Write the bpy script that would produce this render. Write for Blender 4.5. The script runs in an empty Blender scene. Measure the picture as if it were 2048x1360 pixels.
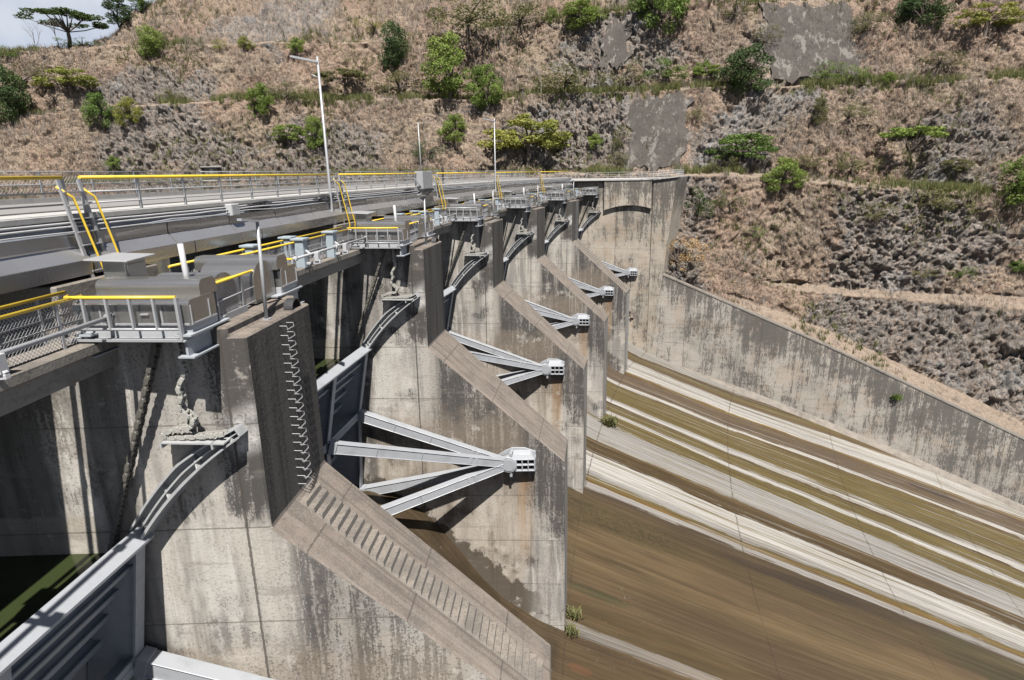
import bpy, bmesh, math, random
import numpy as np
from mathutils import Vector, Matrix
random.seed(7); RNG = np.random.default_rng(7)
C = bpy.context.scene.collection
# ------------------------------------------------------------------ survey of the place (metres, camera at the origin, z up)
S = 16.0
F = 1199.65; PITCH = math.radians(15.54535695); ROLL = math.radians(1.0903787)
AL = math.radians(3.94927); RAD = 15.6568 * S; TH1 = math.radians(4.533034)
CX, CY = 15.4660871 * S, -.36201865 * S
cp, sp, cr, sr = math.cos(PITCH), math.sin(PITCH), math.cos(ROLL), math.sin(ROLL)
RIGHT = np.array([cr, -sr * sp, -sr * cp]); UP = np.array([sr, cr * sp, cr * cp]); FWD = np.array([0, cp, -sp])
def ray(x, y): return FWD + RIGHT * ((x - 1024) / F) + UP * ((680 - y) / F)
def at_dist(x, y, D):                      # the point D metres away (measured level) in a compass direction
    d = ray(x, y); return d * (D / math.hypot(d[0], d[1]))
def ang(k): return TH1 + AL * (k - 1)
def frame_matrix(k):                       # local x = downstream, y = along the dam, z = up, origin on the trunnion circle
    a = ang(k)
    return Matrix.Translation((CX - RAD * math.cos(a), CY + RAD * math.sin(a), 0)) @ Matrix.Rotation(-a, 4, 'Z')
def W(k, d, t, z): return frame_matrix(k) @ Vector((d, t, z))
def polar_pt(r, a, z):                     # r metres upstream of the trunnion circle, a in pier numbers
    q = ang(a); return Vector((CX - (RAD + r) * math.cos(q), CY + (RAD + r) * math.sin(q), z))
def t_left(d): return .528 + .1 * d
def t_right(d): return 3.93 - .03 * d

# ------------------------------------------------------------------ mesh builder
class MB:
    def __init__(s): s.v = []; s.f = []; s.m = []; s.sm = []; s.mi = 0; s.smooth = False
    def add(s, vs, fs):
        o = len(s.v); s.v += [tuple(v) for v in vs]
        s.f += [tuple(i + o for i in f) for f in fs]; s.sm += [s.smooth] * len(fs)
        return s
    def box(s, x0, x1, y0, y1, z0, z1):
        return s.hexa([(x0, y0, z0), (x1, y0, z0), (x1, y1, z0), (x0, y1, z0), (x0, y0, z1), (x1, y0, z1), (x1, y1, z1), (x0, y1, z1)])
    def hexa(s, p): return s.add(p, [(0, 3, 2, 1), (4, 5, 6, 7), (0, 1, 5, 4), (1, 2, 6, 5), (2, 3, 7, 6), (3, 0, 4, 7)])
    def beam(s, a, b, w, h, up=(0, 0, 1), w2=None, h2=None):   # w sideways, h along up
        a, b = Vector(a), Vector(b); ax = (b - a).normalized(); up = Vector(up)
        sd = ax.cross(up)
        if sd.length < 1e-4: sd = ax.cross(Vector((1, 0, 0)))
        sd.normalize(); u = sd.cross(ax)
        w2 = w if w2 is None else w2; h2 = h if h2 is None else h2
        p = [c + sd * i * ww / 2 + u * j * hh / 2 for c, ww, hh in ((a, w, h), (b, w2, h2)) for i, j in ((-1, -1), (1, -1), (1, 1), (-1, 1))]
        return s.hexa(p)
    def tube(s, pts, r, n=6, r2=None, closed=False):
        pts = [Vector(p) for p in pts]; N = len(pts); rings = []
        ref = None
        for i, p in enumerate(pts):
            t = (pts[min(i + 1, N - 1)] - pts[max(i - 1, 0)]).normalized()
            if ref is None:
                ref = t.cross(Vector((0, 0, 1)))
                if ref.length < 1e-3: ref = t.cross(Vector((1, 0, 0)))
            ref = (ref - t * ref.dot(t)).normalized(); b = t.cross(ref)
            rr = r if r2 is None else r + (r2 - r) * i / max(1, N - 1)
            rings.append([p + (ref * math.cos(2 * math.pi * j / n) + b * math.sin(2 * math.pi * j / n)) * rr for j in range(n)])
        vs = [v for ring in rings for v in ring]; fs = []
        for i in range(N - 1):
            for j in range(n): fs.append((i * n + j, i * n + (j + 1) % n, (i + 1) * n + (j + 1) % n, (i + 1) * n + j))
        fs += [tuple(range(n - 1, -1, -1)), tuple((N - 1) * n + j for j in range(n))]
        s.smooth = n > 5; s.add(vs, fs); s.smooth = False
        if n > 5: s.sm[-1] = s.sm[-2] = False
        return s
    def prism(s, poly, y0, y1, axis='y'):  # polygon in (x,z) swept along y; y0,y1 may be functions of x
        f0 = y0 if callable(y0) else (lambda x: y0); f1 = y1 if callable(y1) else (lambda x: y1)
        n = len(poly)
        if axis == 'y': vs = [(x, f0(x), z) for x, z in poly] + [(x, f1(x), z) for x, z in poly]
        elif axis == 'x': vs = [(f0(x), x, z) for x, z in poly] + [(f1(x), x, z) for x, z in poly]
        else: vs = [(x, z, f0(x)) for x, z in poly] + [(x, z, f1(x)) for x, z in poly]
        fs = [tuple(range(n - 1, -1, -1)), tuple(range(n, 2 * n))] + [(i, (i + 1) % n, n + (i + 1) % n, n + i) for i in range(n)]
        return s.add(vs, fs)
    def build(s, name, mat, parent=None, base=(0, 0, 0), bevel=0, recalc=True):
        me = bpy.data.meshes.new(name); b = Vector(base)
        me.from_pydata([Vector(v) - b for v in s.v], [], s.f); me.materials.append(mat)
        if any(s.sm): me.polygons.foreach_set('use_smooth', s.sm)
        if recalc:
            bm = bmesh.new(); bm.from_mesh(me); bmesh.ops.recalc_face_normals(bm, faces=bm.faces); bm.to_mesh(me); bm.free()
        me.update()
        o = bpy.data.objects.new(name, me); C.objects.link(o)
        if parent: o.parent = parent
        if bevel:
            m = o.modifiers.new('bevel', 'BEVEL'); m.width = bevel; m.segments = 1; m.limit_method = 'ANGLE'; m.angle_limit = .6
        return o
def tag(o, label=None, cat=None, group=None, kind=None):
    if label: o['label'] = label
    if cat: o['category'] = cat
    if group: o['group'] = group
    if kind or label: o['kind'] = kind or 'thing'
    return o
def thing(name, label, cat, group=None):
    o = bpy.data.objects.new(name, None); o.empty_display_size = .3; C.objects.link(o)
    return tag(o, label, cat, group)
def place(o, k, base=(0, 0, 0)):
    m = frame_matrix(k); o.location = m @ Vector(base); o.rotation_euler = (0, 0, -ang(k)); return o
def copy_tree(o, parent=None):
    c = o.copy(); C.objects.link(c)
    if parent: c.parent = parent
    for ch in list(o.children): copy_tree(ch, c)
    return c
def dup(o, k, base, label):
    c = copy_tree(o); c['label'] = label; return place(c, k, base)

# ------------------------------------------------------------------ node helper
class NT:
    gain = 1.
    def __init__(s, name):
        s.mat = bpy.data.materials.new(name); s.mat.use_nodes = True; s.t = s.mat.node_tree; s.t.nodes.clear()
        s.out = s.t.nodes.new('ShaderNodeOutputMaterial'); s.b = s.t.nodes.new('ShaderNodeBsdfPrincipled')
        s.t.links.new(s.b.outputs[0], s.out.inputs[0]); s.b.inputs['Roughness'].default_value = .9
        s.b.inputs['Specular IOR Level'].default_value = .25
    def n(s, typ, ins=(), out=0, **kw):
        nd = s.t.nodes.new(typ)
        for k, v in kw.items(): setattr(nd, k, v)
        for i, v in (ins.items() if isinstance(ins, dict) else enumerate(ins)):
            if v is None: continue
            s.put(nd.inputs[i], v)
        return nd.outputs[out]
    def put(s, sock, v):
        if isinstance(v, bpy.types.NodeSocket): s.t.links.new(v, sock)
        else:
            if isinstance(v, (tuple, list)) and len(v) == 3 and sock.type == 'RGBA': v = (*v, 1)
            sock.default_value = v
    def M(s, op, a, b=None, c=None): return s.n('ShaderNodeMath', [a, b, c], operation=op)
    def mul(s, a, b): return s.M('MULTIPLY', a, b)
    def addv(s, a, b): return s.M('ADD', a, b)
    def ss(s, v, a, b): return s.n('ShaderNodeMapRange', {0: v, 1: a, 2: b, 3: 0., 4: 1.}, interpolation_type='SMOOTHSTEP')
    def lin(s, v, a, b, c=0., d=1.): return s.n('ShaderNodeMapRange', {0: v, 1: a, 2: b, 3: c, 4: d})
    def mix(s, f, a, b, mode='MIX'):
        nd = s.t.nodes.new('ShaderNodeMix'); nd.data_type = 'RGBA'; nd.blend_type = mode
        s.put(nd.inputs[0], f); s.put(nd.inputs[6], a); s.put(nd.inputs[7], b); return nd.outputs[2]
    def obj(s, rnd=True):
        p = s.n('ShaderNodeTexCoord', out=3)
        if rnd:
            r = s.n('ShaderNodeObjectInfo', out=5 if len(s.t.nodes) < 0 else 'Random')
            r = s.mul(r, 173.)
            q = s.n('ShaderNodeVectorMath', [p, s.n('ShaderNodeCombineXYZ', [r, r, 0.])], operation='ADD')
            return p, q
        return p, p
    def vec(s, v, sc): return s.n('ShaderNodeVectorMath', [v, tuple(sc)], operation='MULTIPLY')
    def noise(s, v, scale, det=4., rough=.55, sc=None, dist=0., out=0):
        if sc: v = s.vec(v, sc)
        return s.n('ShaderNodeTexNoise', {'Vector': v, 'Scale': scale, 'Detail': det, 'Roughness': rough, 'Distortion': dist}, out=out)
    def xyz(s, v):
        nd = s.t.nodes.new('ShaderNodeSeparateXYZ'); s.t.links.new(v, nd.inputs[0]); return nd.outputs
    def ramp(s, f, stops, interp='LINEAR'):
        nd = s.t.nodes.new('ShaderNodeValToRGB'); e = nd.color_ramp.elements; nd.color_ramp.interpolation = interp
        while len(e) > 1: e.remove(e[-1])
        for i, (p, c) in enumerate(stops):
            el = e[0] if i == 0 else e.new(p)
            el.position = p; el.color = (*c, 1) if len(c) == 3 else c
        s.put(nd.inputs[0], f); return nd.outputs[0]
    def set(s, **kw):
        if 'Base_Color' in kw and isinstance(kw['Base_Color'], bpy.types.NodeSocket): kw['Base_Color'] = s.mix(1., kw['Base_Color'], (s.gain * .7,) * 3, 'MULTIPLY')
        for k, v in kw.items(): s.put(s.b.inputs[k.replace('_', ' ')], v)
        return s
    def bump(s, h, dist=.02, st=.6):
        s.put(s.b.inputs['Normal'], s.n('ShaderNodeBump', {'Height': h, 'Distance': dist, 'Strength': st})); return s
def outsock(nd, name): return nd.outputs[name]
# node output access by name is needed for a few nodes
_old_n = NT.n
def _n(s, typ, ins=(), out=0, **kw):
    nd = s.t.nodes.new(typ)
    for k, v in kw.items(): setattr(nd, k, v)
    for i, v in (ins.items() if isinstance(ins, dict) else enumerate(ins)):
        if v is None: continue
        s.put(nd.inputs[i], v)
    return nd.outputs[out]
NT.n = _n

def metal_paint(name, col, rough=.45, metallic=0., dirt=.25, scale=3., bump=0.):
    m = NT(name); m.gain = .9 if 'yellow' in name or 'sheet' in name else .68; p, q = m.obj()
    n1 = m.noise(q, scale, 6., .6); n2 = m.noise(q, scale * 5, 4.)
    c = m.mix(m.mul(m.ss(n1, .45, .75), dirt), col, tuple(x * .45 for x in col))
    c = m.mix(m.mul(m.ss(n2, .6, .75), dirt), c, tuple(min(1, x * 1.25) for x in col))
    m.set(Base_Color=c, Metallic=metallic, Roughness=m.lin(n1, .3, .7, rough * .8, min(1, rough * 1.25)), Specular_IOR_Level=.5)
    if bump: m.bump(n1, bump, .5)
    return m.mat

def concrete_pier():
    m = NT('pier_concrete'); m.gain = .66; p, q = m.obj(); x, y, z = m.xyz(p)
    geo = m.n('ShaderNodeNewGeometry', out='Normal'); nl = m.n('ShaderNodeVectorTransform', [geo], vector_type='NORMAL', convert_from='WORLD', convert_to='OBJECT')
    nx, ny, nz = m.xyz(nl)
    big = m.noise(q, .22, 5., .6); med = m.noise(q, 1.1, 6., .6); fine = m.noise(q, 9., 5., .65)
    streak = m.noise(q, 1., 5., .65, sc=(1.7, 1.7, .11)); streak2 = m.noise(q, 1., 4., .6, sc=(5.5, 5.5, .22)); speck = m.noise(q, 14., 3., .7)
    panel = m.noise(q, 1., 0., sc=(.9, .9, .33))
    base = m.mix(m.ss(big, .36, .64), (.60, .56, .50), (.45, .425, .395))
    base = m.mix(m.mul(m.ss(panel, .45, .6), .35), base, (.60, .56, .50))
    base = m.mix(m.mul(m.ss(streak, .46, .64), .7), base, (.22, .20, .18))
    base = m.mix(m.mul(m.ss(streak2, .55, .75), .5), base, (.62, .57, .50))
    base = m.mix(m.mul(m.ss(med, .52, .72), .35), base, (.30, .25, .20))
    base = m.mix(m.mul(m.ss(fine, .55, .7), .22), base, (.22, .20, .18))
    wash = m.noise(q, 1., 4., .62, sc=(.38, .38, .13)); base = m.mix(m.mul(m.ss(wash, .53, .63), .75), base, (.68, .65, .60)); base = m.mix(m.mul(m.ss(wash, .48, .38), .65), base, (.31, .295, .28)); wt = m.noise(q, 1., 4., .7, sc=(2.6, 2.6, .16)); base = m.mix(m.mul(m.ss(wt, .57, .66), .6), base, (.70, .67, .63))
    # black growth: under the sloping crest, on the tower's upper part
    ztop = m.mix(0., (0, 0, 0), (0, 0, 0))
    slope_z = m.addv(m.mul(m.addv(x, 4.4), -.91), -9.2)
    depth = m.M('SUBTRACT', slope_z, z)
    wob = m.mul(m.M('SUBTRACT', med, .5), 5.)
    dw = m.addv(depth, wob)
    m1 = m.mul(m.mul(m.ss(x, -4.7, -4.2), m.ss(dw, 7.0, 3.2)), m.lin(dw, 0., 2., .8, 1.))
    m2 = m.mul(m.mul(m.ss(x, -5.75, -5.2), m.ss(m.addv(z, m.mul(wob, .5)), -9.4, -8.2)), 1.1)
    m3 = m.mul(m.mul(m.ss(m.addv(x, m.mul(wob, .25)), -4.2, -2.6), m.ss(m.addv(x, m.mul(wob, .3)), 1.6, -.6)), m.mul(m.ss(m.addv(z, wob), -17., -13.), .85))
    m4 = m.mul(m.mul(m.ss(x, 1.2, 1.5), m.ss(m.addv(z, wob), -24.5, -19.)), .55)
    m5 = m.mul(m.ss(m.noise(q, .42, 4.), .53, .64), .65)
    gi = m.lin(m.n('ShaderNodeObjectInfo', out='Object Index'), 1., 2., .72, 1.15); m1 = m.mul(m1, gi); m3 = m.mul(m3, gi); m5 = m.mul(m5, gi)
    M_ = m.M('MAXIMUM', m.M('MAXIMUM', m1, m2), m.M('MAXIMUM', m.M('MAXIMUM', m3, m4), m5))
    grit = m.noise(q, 1., 5., .75, sc=(13., 13., 2.4)); tex = m.addv(m.addv(m.mul(streak, .26), m.mul(speck, .24)), m.addv(m.mul(streak2, .24), m.mul(grit, .26)))
    blk = m.mul(m.M('MINIMUM', m.mul(M_, 1.3), 1.), m.ss(m.addv(tex, m.addv(m.mul(M_, .066), m.mul(m2, .03))), .52, .565))
    side = m.mix(m.mul(M_, .6), base, (.185, .175, .165)); side = m.mix(m.mul(blk, .85), side, (.065, .06, .057))
    sm = m.mul(m.mul(m.ss(x, -5.4, -4.9), m.ss(x, -4.2, -4.5)), m.mul(m.ss(m.addv(z, m.mul(x, -.5)), -4.9, -4.3), m.ss(m.addv(z, m.mul(x, -.5)), -3.1, -3.7))); side = m.mix(m.mul(sm, m.lin(med, .35, .6, .2, .9)), side, (.72, .70, .67))
    # light run below the tower corner, rust below the bearing, brown wet foot
    run = m.mul(m.mul(m.ss(m.addv(x, m.mul(streak2, .5)), -4.75, -4.45), m.ss(x, -3.7, -4.2)), m.mul(m.ss(z, -14.5, -11.5), m.ss(z, -8.9, -9.2)))
    side = m.mix(m.mul(run, .6), side, (.66, .61, .55))
    rx = m.addv(x, m.mul(m.M('SUBTRACT', streak2, .5), .6))
    rust = m.mul(m.mul(m.ss(rx, .25, .6), m.ss(rx, 1.45, 1.1)), m.mul(m.ss(m.addv(z, wob), -24.5, -20.), m.ss(z, -16.8, -17.4)))
    side = m.mix(m.mul(rust, m.lin(streak2, .35, .65, .15, .75)), side, (.42, .25, .12))
    tan = m.mul(m.mul(m.ss(x, -9., -7.5), m.ss(m.addv(z, wob), -12.2, -14.)), m.ss(x, 1.4, .2))
    side = m.mix(m.mul(tan, .35), side, (.42, .33, .24))
    foot = m.addv(m.lin(x, -8.2, 3.2, -17.0, -26.6), m.mul(m.M('SUBTRACT', med, .5), 4.5))
    wet = m.mul(m.ss(m.M('SUBTRACT', foot, z), -.15, .15), m.ss(x, 2.3, .5))
    side = m.mix(m.mul(wet, .85), side, (.075, .058, .04))
    deep = m.mul(m.ss(m.addv(x, m.mul(wob, .1)), -9.75, -10.1), m.lin(streak, .35, .65, .8, 1.)); side = m.mix(m.mul(deep, .82), side, (.05, .048, .042))  # black upstream stain, with the bridge's shadow also deepened in the colour
    walkway_shade = m.mul(m.mul(m.ss(m.addv(x, m.mul(wob, .06)), -7.55, -7.9), m.ss(x, -8.8, -8.62)), m.lin(streak, .35, .65, .45, .95)); side = m.mix(m.mul(walkway_shade, .75), side, (.07, .065, .058))  # dark band paints the footbridge's shadow into the wall colour
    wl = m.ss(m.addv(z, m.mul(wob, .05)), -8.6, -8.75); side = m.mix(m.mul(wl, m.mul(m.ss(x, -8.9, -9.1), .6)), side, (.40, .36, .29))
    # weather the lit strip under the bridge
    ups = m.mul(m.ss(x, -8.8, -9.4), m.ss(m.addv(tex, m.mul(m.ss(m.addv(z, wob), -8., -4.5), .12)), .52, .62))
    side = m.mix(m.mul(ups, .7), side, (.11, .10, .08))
    side = m.mix(m.mul(m.ss(speck, .55, .62), m.lin(big, .4, .6, .25, .6)), side, (.11, .10, .09)); hz = m.noise(q, 1., 5., .7, sc=(.4, .4, 2.8)); side = m.mix(m.mul(m.ss(hz, .54, .66), .4), side, (.24, .215, .19)); side = m.mix(m.mul(m.ss(m.noise(q, .7, 5., .7), .58, .66), .5), side, (.66, .62, .56))
    # joints
    zj = m.M('FRACT', m.addv(m.M('DIVIDE', m.addv(z, m.mul(m.M('SUBTRACT', fine, .5), .05)), 3.05), 40.02))
    jl = m.M('LESS_THAN', zj, .014)
    xj = m.M('FRACT', m.addv(m.M('DIVIDE', m.addv(x, m.mul(fine, .03)), 2.4), 40.1))
    jv = m.M('LESS_THAN', xj, .008)
    vj = m.M('LESS_THAN', m.M('ABSOLUTE', m.addv(x, m.addv(m.mul(z, -.008), m.addv(5.0, m.mul(m.M('SUBTRACT', fine, .5), .08))))), .035)
    side = m.mix(m.mul(jl, .6), side, (.13, .115, .10)); side = m.mix(m.mul(jv, .28), side, (.2, .18, .16)); side = m.mix(m.mul(vj, .8), side, (.08, .07, .06))
    # downstream faces: dark with runs
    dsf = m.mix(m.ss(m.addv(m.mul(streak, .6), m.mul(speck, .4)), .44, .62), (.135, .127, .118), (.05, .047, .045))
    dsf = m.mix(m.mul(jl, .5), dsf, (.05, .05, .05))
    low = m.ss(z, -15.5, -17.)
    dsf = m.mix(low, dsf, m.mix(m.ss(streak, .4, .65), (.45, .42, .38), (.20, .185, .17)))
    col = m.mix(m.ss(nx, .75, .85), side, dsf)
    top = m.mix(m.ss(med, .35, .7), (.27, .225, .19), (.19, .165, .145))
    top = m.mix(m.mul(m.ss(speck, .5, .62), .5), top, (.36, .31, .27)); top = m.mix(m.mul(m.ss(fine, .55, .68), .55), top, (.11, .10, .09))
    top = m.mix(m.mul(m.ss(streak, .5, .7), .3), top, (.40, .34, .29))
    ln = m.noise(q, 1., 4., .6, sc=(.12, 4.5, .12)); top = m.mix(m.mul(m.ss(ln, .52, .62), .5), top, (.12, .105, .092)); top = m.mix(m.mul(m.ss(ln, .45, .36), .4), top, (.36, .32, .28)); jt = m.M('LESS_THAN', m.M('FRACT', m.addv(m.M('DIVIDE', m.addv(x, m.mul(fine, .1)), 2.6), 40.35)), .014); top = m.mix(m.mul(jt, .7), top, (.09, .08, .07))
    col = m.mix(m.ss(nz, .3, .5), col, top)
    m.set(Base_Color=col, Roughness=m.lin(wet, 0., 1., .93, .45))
    m.bump(m.addv(m.addv(m.mul(fine, .5), m.mul(speck, .35)), m.addv(m.mul(med, .6), m.mul(m.M('MAXIMUM', jl, vj), -1.2))), .03, .55)
    return m.mat

def concrete_plain(name, light=(.52, .47, .40), dark=(.10, .095, .09), growth=.5, topdark=0., ztop=None, rust=0.):
    m = NT(name); m.gain = .66; p, q = m.obj(); x, y, z = m.xyz(p)
    geo = m.n('ShaderNodeNewGeometry', out='Normal'); nl = m.n('ShaderNodeVectorTransform', [geo], vector_type='NORMAL', convert_from='WORLD', convert_to='OBJECT')
    nx, ny, nz = m.xyz(nl)
    big = m.noise(q, .2, 5., .6); med = m.noise(q, 1., 6., .6); fine = m.noise(q, 8., 5., .65); speck = m.noise(q, 13., 3., .7)
    streak = m.noise(q, 1., 5., .68, sc=(1.3, 1.3, .10)); streak2 = m.noise(q, 1., 4., .6, sc=(4.5, 4.5, .2))
    c = m.mix(m.ss(big, .35, .65), light, tuple(v * .72 for v in light))
    c = m.mix(m.mul(m.ss(streak2, .52, .72), .45), c, tuple(min(.75, v * 1.18) for v in light))
    c = m.mix(m.mul(m.ss(fine, .52, .7), .3), c, tuple(v * .5 for v in light))
    if rust: c = m.mix(m.mul(m.ss(m.noise(q, .35, 4., .6), .5, .62), rust), c, (.46, .31, .19))
    hz = m.noise(q, 1., 5., .7, sc=(.5, .5, 2.6)); c = m.mix(m.mul(m.ss(hz, .54, .66), .5), c, tuple(v * .5 for v in light)); c = m.mix(m.mul(m.ss(speck, .56, .64), .4), c, tuple(v * .3 for v in light))
    g = m.addv(m.mul(streak, .5), m.addv(m.mul(speck, .18), m.addv(m.mul(streak2, .2), m.mul(hz, .12)))); grit = m.noise(q, 1., 5., .75, sc=(9., 9., 1.6)); g = m.addv(m.mul(g, .62), m.mul(grit, .38))
    th = growth
    if ztop is not None:                  # ztop: (a, b) crest line z = a + b*x ; growth hangs below it
        dep = m.addv(m.M('SUBTRACT', m.addv(ztop[0], m.mul(x, ztop[1])), z), m.mul(m.M('SUBTRACT', med, .5), 6.))
        jf = m.M('FRACT', m.addv(m.M('DIVIDE', m.addv(x, m.mul(fine, .05)), 11.6), 40.2)); c = m.mix(m.mul(m.M('LESS_THAN', jf, .006), .7), c, (.10, .09, .08)); jr = m.mul(m.ss(m.addv(jf, m.mul(m.M('SUBTRACT', streak2, .5), .05)), .045, .0), m.ss(med, .4, .55)); c = m.mix(m.mul(jr, .6), c, (.20, .155, .11))
        th = m.addv(m.mul(m.ss(dep, topdark, .3), .065), growth - .02)
    k = m.ss(m.addv(g, m.addv(m.mul(m.M('SUBTRACT', big, .5), .3), m.M('SUBTRACT', th, .5))), .535, .59)
    c = m.mix(m.mul(k, .82), c, dark)
    jl = m.M('LESS_THAN', m.M('FRACT', m.addv(m.M('DIVIDE', m.addv(z, m.mul(fine, .05)), 3.05), 40.)), .013)
    c = m.mix(m.mul(jl, .5), c, (.12, .11, .1))
    t = m.mix(m.ss(med, .35, .7), (.33, .29, .25), (.20, .18, .16)); t = m.mix(m.mul(m.ss(speck, .5, .63), .6), t, (.12, .11, .10))
    c = m.mix(m.ss(nz, .6, .8), c, t)
    m.set(Base_Color=c); m.bump(m.addv(m.mul(fine, .6), m.mul(speck, .4)), .03, .5)
    return m.mat

def chute_material():
    m = NT('chute_concrete'); m.gain = .56; uv = m.n('ShaderNodeAttribute', attribute_name='flow', out='Vector'); u, r, _ = m.xyz(uv)
    p = m.n('ShaderNodeTexCoord', out=3)
    big = m.noise(uv, 1., 4., .6, sc=(2.2, .16, 0)); st = m.noise(uv, 1., 5., .7, sc=(24., .04, 0)); st2 = m.noise(uv, 1., 3., .7, sc=(80., .09, 0)); fine = m.noise(p, 3., 6., .65); med = m.noise(p, .35, 5., .65)
    uu = m.addv(u, m.addv(m.mul(m.M('SUBTRACT', big, .5), .07), m.mul(m.M('SUBTRACT', st, .5), .11)))
    uu = m.addv(uu, m.mul(m.M('SUBTRACT', st2, .5), .07))
    Wt, La, Br, Db, Ol, Oc, Dk, Mv = (.58, .56, .535), (.40, .385, .375), (.15, .10, .052), (.10, .066, .03), (.165, .125, .045), (.23, .145, .045), (.055, .042, .035), (.15, .108, .075)
    st_ = [(0.9, Br), (1.5, Mv), (1.85, Br), (2.05, (.12, .08, .045)), (2.095, La), (2.12, La), (2.15, Db), (2.28, (.15, .10, .058)), (2.45, (.165, .112, .062)), (2.6, (.185, .125, .07)), (2.87, (.14, .102, .052)), (3.02, (.085, .062, .036)), (3.1, (.075, .055, .04)),
           (3.17, La), (3.235, Oc), (3.275, Ol), (3.30, La), (3.36, Wt), (3.55, Wt), (3.59, Db), (3.72, Br), (3.77, La), (4.03, La), (4.07, Ol), (4.2, Ol), (4.225, Wt), (4.27, La), (4.30, Ol), (4.43, Db), (4.46, Wt), (4.52, La)]
    st2_ = [(4.53, La), (4.56, Ol), (4.72, Ol), (4.9, Br), (4.925, Wt), (4.955, Wt), (4.98, Mv), (5.12, Mv), (5.22, Br), (5.26, Oc), (5.30, Wt), (5.42, La), (5.46, Wt), (5.60, Wt), (5.655, La), (5.68, Br), (5.78, Ol), (5.9, Db), (6.0, La), (6.6, La)]
    lo, hi = .9, 6.6
    f1 = m.lin(uu, .9, 4.6); f2 = m.lin(uu, 4.5, 6.6)
    a = m.ramp(f1, [((q - .9) / 3.7, c) for q, c in st_], 'CONSTANT'); b = m.ramp(f2, [((q - 4.5) / 2.1, c) for q, c in st2_], 'CONSTANT')
    c = m.mix(m.M('GREATER_THAN', uu, 4.53), a, b)
    inb = m.mul(m.ss(r, -3.3, -2.6), m.ss(u, 3.25, 3.05)); c = m.mix(m.mul(inb, .9), c, m.mix(m.ss(med, .4, .6), (.06, .045, .028), (.13, .09, .055)))
    # streaks running with the flow
    c = m.mix(m.mul(m.ss(st, .50, .62), .55), c, m.mix(.6, c, (.06, .04, .022)))
    c = m.mix(m.mul(m.ss(st2, .55, .68), .45), c, m.mix(.4, c, (.5, .42, .28)))
    c = m.mix(m.mul(m.ss(st2, .46, .34), .45), c, m.mix(.5, c, (.05, .04, .03))); yl = m.mul(m.ss(m.noise(uv, 1., 3., .7, sc=(60., .35, 3.)), .60, .68), m.ss(u, 3.0, 4.0)); c = m.mix(m.mul(yl, .6), c, (.30, .24, .07))
    # algae patches in the near bays, dark purple seep, green pool, rusty spot
    gr = m.mul(m.mul(m.ss(u, 3.2, 3.05), m.ss(m.noise(uv, 1., 5., .7, sc=(5., .03, 0)), .50, .62)), .6)
    c = m.mix(gr, c, (.05, .042, .022))
    c = m.mix(m.mul(m.mul(m.ss(u, 2.75, 2.9), m.ss(u, 3.1, 3.0)), m.mul(m.ss(r, -14., -9.), .8)), c, m.mix(m.ss(fine, .4, .6), (.05, .055, .022), (.13, .095, .05)))
    def blob(u0, r0, su, sr_, lo=.6):
        e = m.addv(m.M('POWER', m.M('DIVIDE', m.addv(u, -u0), su), 2.), m.M('POWER', m.M('DIVIDE', m.addv(r, -r0), sr_), 2.))
        return m.ss(m.addv(e, m.mul(m.M('SUBTRACT', m.noise(uv, 1., 5., .7, sc=(14., .12, 0)), .5), 3.4)), 1.2, .4)
    c = m.mix(m.mul(blob(3.08, -22., .05, 8.), .8), c, (.05, .04, .036))
    c = m.mix(m.mul(blob(3.02, -39., .16, 7.), .75), c, (.062, .066, .03))
    c = m.mix(m.mul(blob(2.37, -5., .03, 2.6), .8), c, (.045, .065, .03))
    c = m.mix(m.mul(blob(1.955, -4.2, .02, .7), .8), c, (.24, .11, .055))
    c = m.mix(m.mul(blob(5.15, -45., .05, 4.), .8), c, (.06, .045, .045))
    foam = m.mul(m.mul(m.ss(m.noise(p, 2.2, 5., .7, dist=1.6), .60, .66), m.ss(m.noise(p, .3, 3.), .52, .6)), m.mul(m.ss(u, 3.1, 2.9), m.ss(r, -11., -7.)))
    c = m.mix(m.mul(foam, .35), c, (.5, .48, .42))
    # joints across the chute
    jr = None
    for r0 in (-3.25, -17.6, -32., -47., -62.):
        w = m.M('ABSOLUTE', m.addv(m.addv(r, -r0), m.mul(m.M('SUBTRACT', fine, .5), .25))); l = m.M('LESS_THAN', w, .07)
        jr = l if jr is None else m.M('MAXIMUM', jr, l)
    c = m.mix(m.mul(jr, m.lin(fine, .35, .6, .1, .75)), c, (.07, .055, .04))
    c = m.mix(m.mul(m.ss(fine, .55, .75), .25), c, m.mix(.5, c, (.1, .08, .06))); st3 = m.noise(uv, 1., 4., .75, sc=(170., .06, 7.)); w1 = m.noise(uv, 1., 4., .72, sc=(34., .022, 3.)); w2 = m.noise(uv, 1., 4., .72, sc=(58., .03, 9.)); far = m.ss(u, 3.0, 3.3)
    c = m.mix(m.mul(m.mul(m.ss(w1, .575, .60), far), .85), c, m.mix(m.ss(w2, .45, .55), (.17, .125, .045), (.11, .07, .03)))
    c = m.mix(m.mul(m.mul(m.ss(w2, .60, .62), far), .8), c, (.42, .40, .37)); c = m.mix(m.mul(m.mul(m.ss(w2, .41, .39), far), .7), c, (.24, .18, .06))
    c = m.mix(m.mul(m.ss(w1, .56, .64), m.mul(m.M('SUBTRACT', 1., far), .45)), c, (.20, .15, .085)); c = m.mix(m.mul(m.ss(w2, .46, .38), m.mul(m.M('SUBTRACT', 1., far), .6)), c, (.07, .05, .028))
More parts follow.
